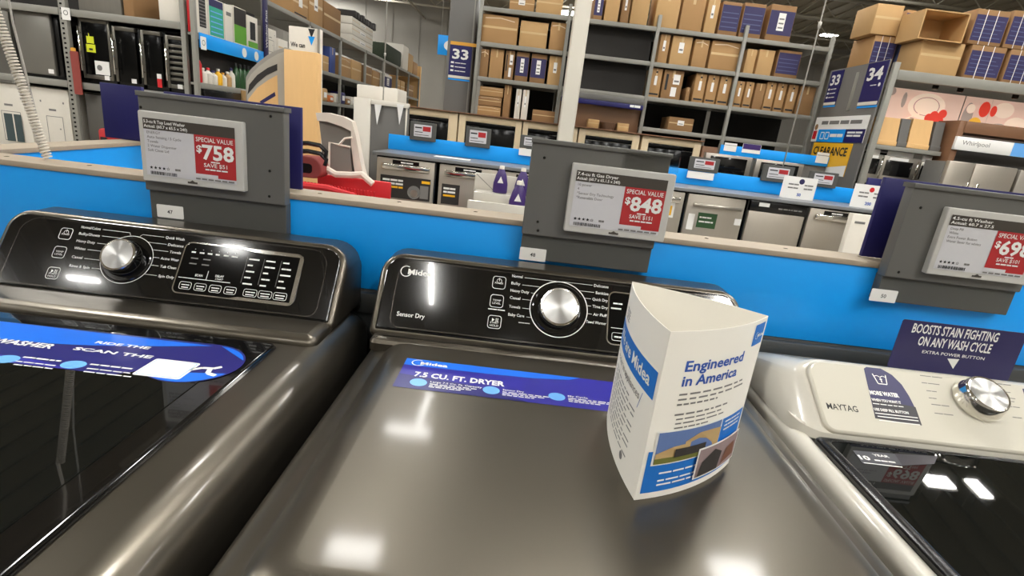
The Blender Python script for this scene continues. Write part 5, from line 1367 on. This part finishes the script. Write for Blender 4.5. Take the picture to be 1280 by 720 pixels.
a = at(1086, 222, 5.12); mb = MB(navy); mb.box((a.x, 5.12, zc+.002), (a.x+.13, 5.14, a.z), .004); mb.build('navy_card', label='small navy card behind the white promo card reading 200', cat='sign card')

# white display bin with purple bottles
t = thing('display_bin', (-.15, 4.2, 0), 'white display bin standing in the aisle before the dishwashers', 'display bin')
x0 = at(584, 258, 4.1).x; x1 = at(664, 262, 4.1).x; zt = at(620, 254, 4.1).z; zs = zt-.02
mb = MB(whitepaint); mb.box((x0, 4.1, 0), (x1, 4.13, zt), .004); mb.build('front_lip', t)
mb = MB(whitepaint); mb.box((x0, 4.131, .0), (x1, 4.60, zs-.06), .004); mb.build('bin_body', t)
zb = at(600, 216, 4.58).z
mb = MB([whitepaint, grey_ink]); mb.box((x0, 4.57, zs-.058), (x1, 4.60, zb), .004); q0 = front(x0, 4.57, 0)
mb.line(q0, [(.01, zb-.01), (.25, zs)], .006, .002, grey_ink); mb.build('back_board', t)
purple = mat('bottle_purple', (62, 40, 104), .35)
def detergent(px, pyt, Y, label, sc=1.0):
    q = at(px, pyt, Y); z0 = zs-.058+(.12 if Y > 4.3 else 0); h = q.z-z0
    t = thing('detergent_bottle', (q.x, Y, z0), label, 'bottle', 'purple detergent bottles')
    r = .062*sc; pl = topf(q.x, Y, z0)
    mb = MB(purple); mb.loft([[pl.p(a, b*.6, hh) for a, b in circ(0, 0, rr, 16)] for rr, hh in ((r*.95, .002), (r, .015), (r*.98, h*.35), (r*.72, h*.65), (r*.42, h*.84), (r*.28, h*.88))]); mb.build('bottle_body', t)
    mb = MB(cwhite); mb.loft([[pl.p(a, b, hh) for a, b in circ(0, 0, rr, 14)] for rr, hh in ((r*.34, h*.875), (r*.34, h*.97), (r*.28, h))]); mb.build('cap', t)
    mb = MB([paper2, cred, purple]); f = front(q.x, Y-r*.63, z0)
    mb.poly(f, [(-r*.4, h*.38), (r*.4, h*.38), (0, h*.62)], .004, paper2)
    mb.build('label', t, smooth=False)
mb = MB(whitepaint); mb.box((x0+.02, 4.36, zs-.058), (x1-.02, 4.56, zs+.06), .004); mb.build('step', t)
detergent(628, 207, 4.45, 'purple bottle with a triangle label on the left of the white display bin')
detergent(655, 210, 4.45, 'purple bottle at the back right of the white display bin')
detergent(650, 226, 4.25, 'squat purple bottle at the front right of the white display bin', 1.15)

# ================================================================== RANGE ROW (behind the counter, right)
t = thing('display_rail', (3.0, 6.75, 0), 'blue header rail behind the steel ranges at right', 'rail')
x0 = at(902, 180, 6.7).x; x1 = 3.735
mb = MB(rail_blue); mb.box((x0, 6.7, 1.36), (x1, 6.72, 1.475), .002); mb.build('fascia', t)
mb = MB(grey_panel); mb.box((x0, 6.721, 0), (x1, 6.80, 1.475), .003); mb.build('support', t)
for (p0, p1, lb, hd) in (((907, 178), (920, 190), 'small white slip at the left of the blue header rail', None), ((930, 179), (950, 193), 'purple headed slip on the blue header rail', purple), ((1023, 190), (1034.5, 205), 'white slip at the right end of the blue header rail', None)):
    a = at(*p0, 6.68); b = at(*p1, 6.68); mb = MB([paper2, hd or grey_ink]); f = front(a.x, 6.698, b.z); w = b.x-a.x; h = a.z-b.z
    mb.prism(f, [(0, 0), (w, 0), (w, h), (0, h)], .001, .005); mb.rect(f, w*.02, h*(.4 if hd else .7), w*.98, h*(.98 if hd else .75), .006, hd or grey_ink)
    mb.build('paper_slip', label=lb, cat='paper slip', group='slips on the blue header rail')
def range_(L, R, label):
    Y = 6.05; x0 = at(L, 205, Y).x; x1 = at(R, 210, Y).x; z = 1.06
    t = thing('kitchen_range', ((x0+x1)/2, Y+.3, 0), label, 'range', 'steel ranges under the blue header rail')
    mb = MB(steel); mb.box((x0, Y, 0), (x1, Y+.55, z), .006); mb.build('oven_body', t)
    mb = MB(blackglass); mb.box((x0+.01, Y, z+.001), (x1-.01, Y+.52, z+.02), .004); mb.build('cooktop', t)
    zt = at((L+R)/2, 196 if R < 1000 else 205, Y+.5).z
    mb = MB(steel); mb.box((x0, Y+.50, z+.021), (x1, Y+.58, zt), .006); b = mb.build('backguard', t)
    mb = MB(blackglass); mb.box((x0+.06, Y+.492, z+.05), (x1-.06, Y+.502, zt-.03), .004); mb.build('display', b)
    mb = MB(chrome); mb.tube([(x0+.06, Y-.04, z-.12), (x1-.06, Y-.04, z-.12)], .014, 8); mb.build('handle', t)
    for k in range(2):
        for j in range(2):
            mb = MB(cdark); mb.ring(topf(x0+(x1-x0)*(.28+.44*k), Y+.15+.22*j, z+.0205), circ(0, 0, .08, 20), .012, .001); mb.build('burner', t, smooth=False)
range_(899, 962, 'steel range with black backguard, left one under the blue header rail')
range_(969, 1034, 'steel range with black backguard, right one under the blue header rail')

# ================================================================== RIGHT HAND RACK WITH THE 34 SIGN
CY = 6.1
t = thing('aisle_column', (3.75, 6.6, 0), 'grey rack end panel with the 33 and 34 signs', 'aisle column')
mb = MB(grey_panel); mb.box((3.752, 6.12, 0), (3.775, 7.25, 2.53), .004); mb.build('panel', t)
mb = MB(rackgrey); mb.box((3.744, 6.60, 2.02), (3.7515, 6.66, 2.45), .003); mb.build('latch_plate', t)
def endp(p): q = atx(*p, 3.75); return q
def end_sign(p_tl, p_bl, p_r, num, label, rows, flip):
    a = endp(p_tl); b = endp(p_bl); c = endp(p_r)
    pl = PL((3.751, a.y, b.z), (0, -1, 0), (0, 0, 1)); aisle_sign(pl, a.y-c.y, a.z-b.z, num, label, None, rows, flip)
end_sign((1041, 90), (1023, 133), (1056, 88), '33', 'navy 33 sign on the grey rack end panel', 3, False)
end_sign((1087, 80), (1072, 133), (1113, 76), '34', 'navy 34 sign on the grey rack end panel', 1, True)
a = endp((1022, 147)); b = endp((1088, 146)); zt_, zb_ = a.z, endp((1020, 177)).z
y0_ = a.y; w = a.y-b.y
pl = PL((3.750, y0_, zb_), (0, -1, 0), (0, 0, 1)); h = zt_-zb_
t = thing('banner', (3.745, y0_-w/2, zb_), 'white and blue banner below the aisle signs on the grey end panel', 'banner')
mb = MB(paper2); mb.prism(pl, rrect(0, 0, w, h, .004, 2), 0, .008); mb.build('board', t)
mb = MB([rail_blue, navy, grey_ink, white_ink, cred]); mb.rect(pl, w*.12, 0, w*.66, h*.5, .009, rail_blue); mb.rect(pl, w*.66, 0, w, h*.5, .009, navy)
mb.bars(pl, w*.14, h*.70, w*.76, h*.14, .009, grey_ink, 4, 3); mb.bars(pl, w*.38, h*.2, w*.25, h*.12, .010, white_ink, 2, 4); mb.bars(pl, w*.70, h*.22, w*.24, h*.07, .010, white_ink, 2, 5); mb.bars(pl, w*.70, h*.34, w*.26, h*.07, .010, white_ink, 2, 7)
mb.ring(pl, rrect(w*.18, h*.1, w*.26, h*.4, .01, 2), .012, .010, white_ink); mb.ring(pl, rrect(w*.28, h*.1, w*.36, h*.4, .01, 2), .012, .010, white_ink)
mb.poly(pl, circ(w*.05, h*.6, w*.035, 12), .009, kraft3); mb.rect(pl, w*.01, h*.1, w*.09, h*.45, .009, cred); mb.build('print', t, smooth=False)
a = endp((1018, 180)); zb_ = endp((1018, 216)).z; zt_ = endp((1018, 178)).z; c = endp((1066, 182))
y0_ = a.y; w = a.y-c.y; pl = PL((3.750, y0_, zb_), (0, -1, 0), (0, 0, 1)); h = zt_-zb_
t = thing('clearance_sign', (3.745, y0_-w/2, zb_), 'yellow clearance sign on the grey rack end panel', 'sign')
mb = MB(yellow); mb.prism(pl, rrect(0, 0, w, h, .004, 2), 0, .008); mb.build('board', t)
mb = MB([paper2, black_ink]); mb.poly(pl, [(0, 0), (w, 0), (w, h*.34), (w*.5, h*.22), (0, h*.34)], .009, paper2)
mb.text(pl, w*.05, h*.62, h*.25, 'CLEARANCE', .010, black_ink, w=w*.88, bold=.03); mb.build('lettering', t, smooth=False)

rc = thing('storage_rack', (4.9, 6.6, 0), 'grey rack with backlit food posters right of the 34 sign', 'rack', 'grey storage racks')
for x in (3.82, 6.75): 
    upright(MB(rackgrey), x, CY-.03, 0, 2.50, .06).build('upright', rc); upright(MB(rackgrey), x, CY+1.0, 0, 2.50, .06).build('upright', rc)
mb = MB(rackgrey); mb.box((3.851, CY-.03, 2.33), (6.719, CY+.02, 2.43), .006); mb.build('beam', rc)
mb = MB(rackgrey); mb.box((3.851, CY+.03, 2.395), (6.719, CY+1.0, 2.425), .003); mb.build('shelf_deck', rc)
# backlit posters
PY = CY+.30
poster_pink = mat('poster_pink', (228, 194, 176), .5, emit=.28); poster_cream = mat('poster_cream', (244, 216, 194), .5, emit=.32)
poster_red = mat('poster_red', (226, 66, 50), .5, emit=.3); poster_yel = mat('poster_yellow', (240, 180, 60), .5, emit=.3); poster_grey = mat('poster_grey', (178, 160, 150), .5, emit=.2)
pts_ = [(1106, 1204, 'backlit food poster with a round plate and tomatoes, left of three', 0), (1207, 1240, 'backlit food poster with a yellow pepper, middle of three', 1), (1242, 1300, 'backlit food poster of pink dishes, right of three', 2)]
for L, R, lb, k in pts_:
    x0 = at(L, 125, PY).x; x1 = at(R, 130, PY).x; z0 = 1.88; z1 = 2.30; w = x1-x0; h = z1-z0
    t = thing('food_poster', ((x0+x1)/2, PY, z0), lb, 'poster', 'backlit posters under the shelf')
    pl = front(x0, PY, z0)
    mb = MB(rackgrey); mb.prism(pl, [(-.01, -.01), (w+.01, -.01), (w+.01, h+.01), (-.01, h+.01)], -.04, -.002); mb.build('light_box', t)
    mb = MB([poster_pink, poster_cream, poster_red, poster_yel, poster_grey]); mb.rect(pl, 0, 0, w, h, 0)
    if k == 0:
        mb.poly(pl, circ(w*.55, h*.62, w*.24, 28, h*.34), .001, poster_cream); mb.poly(pl, circ(w*.55, h*.62, w*.17, 24, h*.24), .002, poster_grey); mb.poly(pl, circ(w*.55, h*.62, w*.155, 24, h*.22), .003, poster_cream)
        for i, (a, b) in enumerate(((.62, .34), (.68, .42), (.74, .38), (.70, .28), (.64, .24), (.78, .48), (.76, .30))): mb.poly(pl, circ(w*a, h*b, w*.055, 14), .004+.0004*i, poster_red)
        mb.line(pl, [(w*.22, h*.12), (w*.5, h*.45)], w*.02, .008, poster_cream); mb.line(pl, [(w*.38, h*.3), (w*.6, h*.15)], w*.02, .008, poster_grey)
        mb.poly(pl, circ(w*.06, h*.9, w*.05, 10), .004, poster_grey); mb.poly(pl, circ(w*.24, h*.72, w*.03, 10, h*.2), .004, poster_grey)
    elif k == 1:
        mb.poly(pl, circ(w*.25, h*.45, w*.2, 20, h*.4), .001, poster_grey); mb.poly(pl, circ(w*.6, h*.30, w*.26, 20, h*.2), .002, poster_yel); mb.poly(pl, circ(w*.8, h*.72, w*.2, 18, h*.2), .003, poster_red); mb.poly(pl, circ(w*.3, h*.7, w*.16, 18, h*.12), .003, poster_cream)
    else:
        mb.poly(pl, circ(w*.3, h*.75, w*.22, 20, h*.2), .001, poster_cream); mb.poly(pl, circ(w*.65, h*.4, w*.25, 20, h*.22), .002, poster_cream); mb.poly(pl, circ(w*.08, h*.7, w*.07, 14, h*.14), .003, poster_red); mb.poly(pl, circ(w*.3, h*.25, w*.22, 18, h*.16), .003, poster_grey)
    mb.build('poster_face', t, smooth=False)
for px in (1173, 1204, 1273):
    q = at(px, 103 if px < 1180 else 107 if px < 1250 else 116, CY+.1); mb = MB(blackplastic); mb.slab(topf(q.x, CY+.12, 0), circ(0, 0, .03, 12), [(.008, 2.30), (0, 2.31), (0, 2.36), (.006, 2.39)])
    mb.build('spot_lamp', label='small black spot lamp above the '+('left poster' if px < 1180 else 'gap between left and middle posters' if px < 1250 else 'right poster'), cat='spot lamp', group='spot lamps above the posters')
# wooden range hoods on the shelf below the posters
HZ = 1.665
mb = MB(rackgrey); mb.box((3.851, CY+.0, HZ-.05), (4.60, CY+.6, HZ-.004), .003); mb.build('shelf_deck', rc)
def hood(L, R, T, label, m_):
    x0 = at(L, 165, CY+.04).x; x1 = at(R, 170, CY+.04).x; z1 = at((L+R)/2, T, CY+.04).z; w = x1-x0; y0 = CY+.04; y1 = CY+.26
    t = thing('range_hood', ((x0+x1)/2, y0+.1, HZ), label, 'range hood', 'range hoods under the posters')
    zl = HZ+.05
    mb = MB(m_); mb.box((x0, y0, HZ-.002+.002), (x1, y1, zl), .004); mb.build('hood_rim', t)
    mb = MB(m_); r = lambda d, z, dy: [Vector((x0+d, y0+dy, z)), Vector((x1-d, y0+dy, z)), Vector((x1-d, y1, z)), Vector((x0+d, y1, z))]
    mb.loft([r(.006, zl+.001, .01), r(w*.03, zl+(z1-zl)*.5, .03), r(w*.05, z1, .045)]); mb.build('hood_body', t)
hood(1096, 1124, 146, 'pale wooden range hood beside the rack post', oak)
hood(1126, 1137, 148, 'narrow grey range hood between two wooden ones', grey_panel)
hood(1139, 1166, 149, 'pale wooden range hood right of the narrow grey one', oak)
hood(1169.5, 1181, 152, 'grey range hood beside the brown fridge surround', grey_panel)
# microwaves
mb = MB(rackgrey); mb.box((3.851, CY+.0, 1.24), (4.60, CY+.5, 1.285), .003); mb.build('shelf_deck', rc)
mb = MB(rackdark); mb.box((3.86, CY+.55, .2), (4.60, CY+.56, 1.60)); mb.build('back_mesh', rc)
for L, R, lb in ((1083, 1101, 'small microwave beside the rack post'), (1103, 1150, 'wide black microwave in the middle of the microwave shelf'), (1151.5, 1168, 'microwave at the right end of the microwave shelf')):
    x0 = at(L, 205, CY+.06).x; x1 = at(R, 208, CY+.06).x; z1 = at((L+R)/2, 192 if R < 1102 else 196 if R < 1160 else 202, CY+.06).z; y0 = CY+.06; x0 = max(x0, 3.86); z1 = min(z1, 1.56)
    t = thing('microwave', ((x0+x1)/2, y0+.2, 1.287), lb, 'microwave', 'microwaves on the microwave shelf')
    mb = MB(steel); mb.box((x0, y0+.02, 1.287), (x1, y0+.40, z1), .006); mb.build('case', t)
    w = x1-x0
    mb = MB(steel); mb.box((x0+.004, y0, 1.292), (x1-.004, y0+.019, z1-.004), .006); d = mb.build('door', t)
    mb = MB(blackglass); mb.box((x0+w*.08, y0-.003, 1.292+.05), (x0+w*.80, y0+.002, z1-.05), .004); mb.build('window', d)
    mb = MB(chrome); mb.tube([(x0+w*.88, y0-.03, 1.33), (x0+w*.88, y0-.03, z1-.03)], .008, 6); mb.build('handle', d)
    mb = MB(paper2); mb.prism(front(x0+w*.15, y0-.001, z1-.045), [(0, 0), (w*.5, 0), (w*.5, .03), (0, .03)], 0, .004); mb.build('paper_slip', t)
    mb = MB(paper2); mb.box((x0+w*.1, y0+.03, z1+.001), (x0+w*.8, y0+.04, min(z1+.06, 1.612)), .001); mb.build('top_card', t)
# fridge alcove
t = thing('fridge_surround', (5.1, 6.2, 0), 'brown wooden fridge surround with a white sign', 'cabinet')
xa = at(1176, 200, 6.0).x
mb = MB(walnut); mb.box((4.63, 6.02, 0), (4.70, 6.34, 2.0), .004); mb.build('side_panel', t)
mb = MB(walnut); mb.box((4.701, 6.02, 1.88), (6.6, 6.34, 2.0), .004); mb.build('top_panel', t)
mb = MB(grey_panel); mb.box((4.701, 6.36, 0), (6.6, 6.38, 1.879), .002); mb.build('back_panel', t)
a = at(1196, 170, 6.0); b = at(1196, 187, 6.0)
mb = MB([paper2, grey_ink, stk_light]); mb.box((a.x, 5.985, b.z), (a.x+1.2, 6.018, a.z), .003); pl = front(a.x, 5.985, b.z); h = a.z-b.z
mb.text(pl, .07, h*.42, h*.33, 'Whirlpool', .002, grey_ink, w=.30); mb.rect(pl, .62, 0, .80, h, .002, stk_light); mb.build('header_sign', t, label='white header reading Whirlpool')
t = thing('refrigerator', (5.0, 6.0, 0), 'stainless french door refrigerator in the brown surround', 'refrigerator')
FY = 5.62
x0 = at(1172, 240, FY).x+.02; x1 = at(1268, 225, FY).x; zt = at(1216, 204, FY).z; xm = at(1214, 222, FY).x
mb = MB(grey_panel); mb.box((x0, FY+.06, .02), (x1, 5.97, zt-.01), .006); mb.build('case', t)
for xa, xb, hx in ((x0, xm-.003, xm-.05), (xm+.003, x1, xm+.05)):
    mb = MB(steel2); mb.box((xa, FY, .70), (xb, FY+.058, zt), .010); d = mb.build('door', t)
    mb = MB(chrome); mb.tube([(hx, FY-.05, .85), (hx, FY-.05, zt-.20)], .014, 8)
    for z in (.9, zt-.24): mb.tube([(hx, FY-.05, z), (hx, FY+.004, z)], .010, 6)
    mb.build('handle', d)
mb = MB(steel2); mb.box((x0, FY, .06), (x1, FY+.058, .692), .010); mb.build('freezer_drawer', t)
x2 = at(1272, 225, FY).x
t = thing('refrigerator', (x2+.3, 6.0, 0), 'stainless refrigerator cut off by the right edge of the photo', 'refrigerator')
mb = MB(grey_panel); mb.box((x2, FY+.06, .02), (x2+.8, 5.97, zt-.02), .006); mb.build('case', t)
mb = MB(steel); mb.box((x2, FY, .06), (x2+.8, FY+.058, zt-.01), .010); mb.build('door', t)
# cartons on top of the right hand rack
GR = 'cartons on top of the right hand rack'
z0 = 2.43
def rcart(L, R, T, zb, Y, m_, lb, f=None, depth=.5, z1=None): return carton(L, R, T, zb, Y, m_, lb, GR, depth, f, z1)
zA = at(1100, 44, 6.5).z
rcart(1090, 1121, 46, z0, 6.5, kraft, 'navy printed carton in the lower row above the 34 sign', 'navystrap', depth=.42, z1=zA)
rcart(1094, 1129, 5, zA+.002, 6.48, kraft2, 'pale carton on top of the navy printed carton above the 34 sign', depth=.4)
rcart(1124, 1141, 50, z0, 6.5, cblue, 'narrow blue grey carton between the navy carton and the open carton', 'navyfull')
rcart(1130.5, 1143, 12, at(1132, 50, 6.5).z+.004, 6.5, kraft, 'narrow brown carton standing on the blue grey carton', 'navyfull')
zB = at(1180, 52, CY).z
rcart(1150, 1205, 52, z0, CY, kraft2, 'pale brown carton under the open carton', depth=.36, z1=zB)
# open carton lying on its side
x0, x1, z1 = px_box(1154, 1212, 13, CY); t = thing('carton', ((x0+x1)/2, CY+.3, zB+.002), 'open brown carton lying on its side with its mouth facing the aisle', 'carton', GR)
g = .012; y0, y1 = CY+.01, CY+.37; zb_ = zB+.004
mb = MB(kraft2)
mb.box((x0, y0, zb_), (x1, y1, zb_+g)); mb.box((x0, y0, z1-g), (x1, y1, z1)); mb.box((x0, y0, zb_+g), (x0+g, y1, z1-g)); mb.box((x1-g, y0, zb_+g), (x1, y1, z1-g)); mb.box((x0+g, y1-g, zb_+g), (x1-g, y1, z1-g)); mb.build('carton_body', t)
mb = MB(kraft); pl = front(0, y0, 0); mb.quad(Vector((x0, y0, zb_+.002)), Vector((x1, y0, zb_+.002)), Vector((x1-.02, y0-.09, zb_-.02)), Vector((x0+.02, y0-.09, zb_-.02)))
mb.build('flap', t, smooth=False)
zC = at(1245, 58, CY).z
rcart(1210, 1256, 60, z0, CY+.02, kraft3, 'lower navy printed carton strapped in white, right of the open carton', 'navystrap', z1=zC)
rcart(1218, 1262, 12, zC+.002, CY+.02, kraft3, 'upper navy printed carton strapped in white, right of the open carton', 'navystrap')
rcart(1260, 1300, 62, z0, CY+.02, kraft3, 'lower navy printed carton at the right edge of the photo', 'navystrap', z1=zC)
rcart(1264, 1304, 14, zC+.002, CY+.02, kraft3, 'upper navy printed carton at the right edge of the photo', 'navystrap')

# ================================================================== HANGING THINGS
mb = MB(mat('cord_pale', (190, 186, 178), .6)); q0 = at(479, 125, 5.665); q1 = at(482, 0, 5.665)
mb.tube([q0, Vector((q0.x, 5.665, CEIL))], .006, 6); mb.tube([q0+Vector((0, 0, .42)), q0+Vector((0, 0, .45))], .011, 8)
mb.build('ceiling_cable', label='pale cable hanging down to the grey divider left of the dishwashers', cat='cable', group='cables hanging from the ceiling')
q0 = at(986, 180, 5.54); mb = MB(MATS['cord_pale']); mb.tube([Vector((q0.x, 5.54, 1.167)), Vector((q0.x, 5.54, CEIL))], .007, 6); z = at(1027, 32, 5.54).z; mb.tube([(q0.x, 5.54, z-.03), (q0.x, 5.54, z+.03)], .016, 8)
mb.build('ceiling_cable', label='pale cable hanging down to the counter left of the clearance sign', cat='cable', group='cables hanging from the ceiling')
a = at(548, 43, 10.0); b = at(565, 70, 10.0)
t = thing('hanging_sign', ((a.x+b.x)/2, 10, b.z), 'blue hanging sign with a white cloud shape left of the 33 sign', 'sign')
mb = MB([rail_blue, paper2]); mb.box((a.x, 10, b.z), (b.x+.2, 10.02, a.z), .004); pl = front(a.x, 10, b.z); mb.poly(pl, circ(.24, .16, .13, 20, .09), .002, paper2); mb.poly(pl, circ(.30, .23, .09, 18), .003, paper2); mb.build('board', t)
for dx in (.05, .35):
    mb = MB(MATS['cord_pale']); mb.tube([(a.x+dx, 10.01, a.z), (a.x+dx, 10.01, CEIL)], .004, 5); mb.build('wire', t)
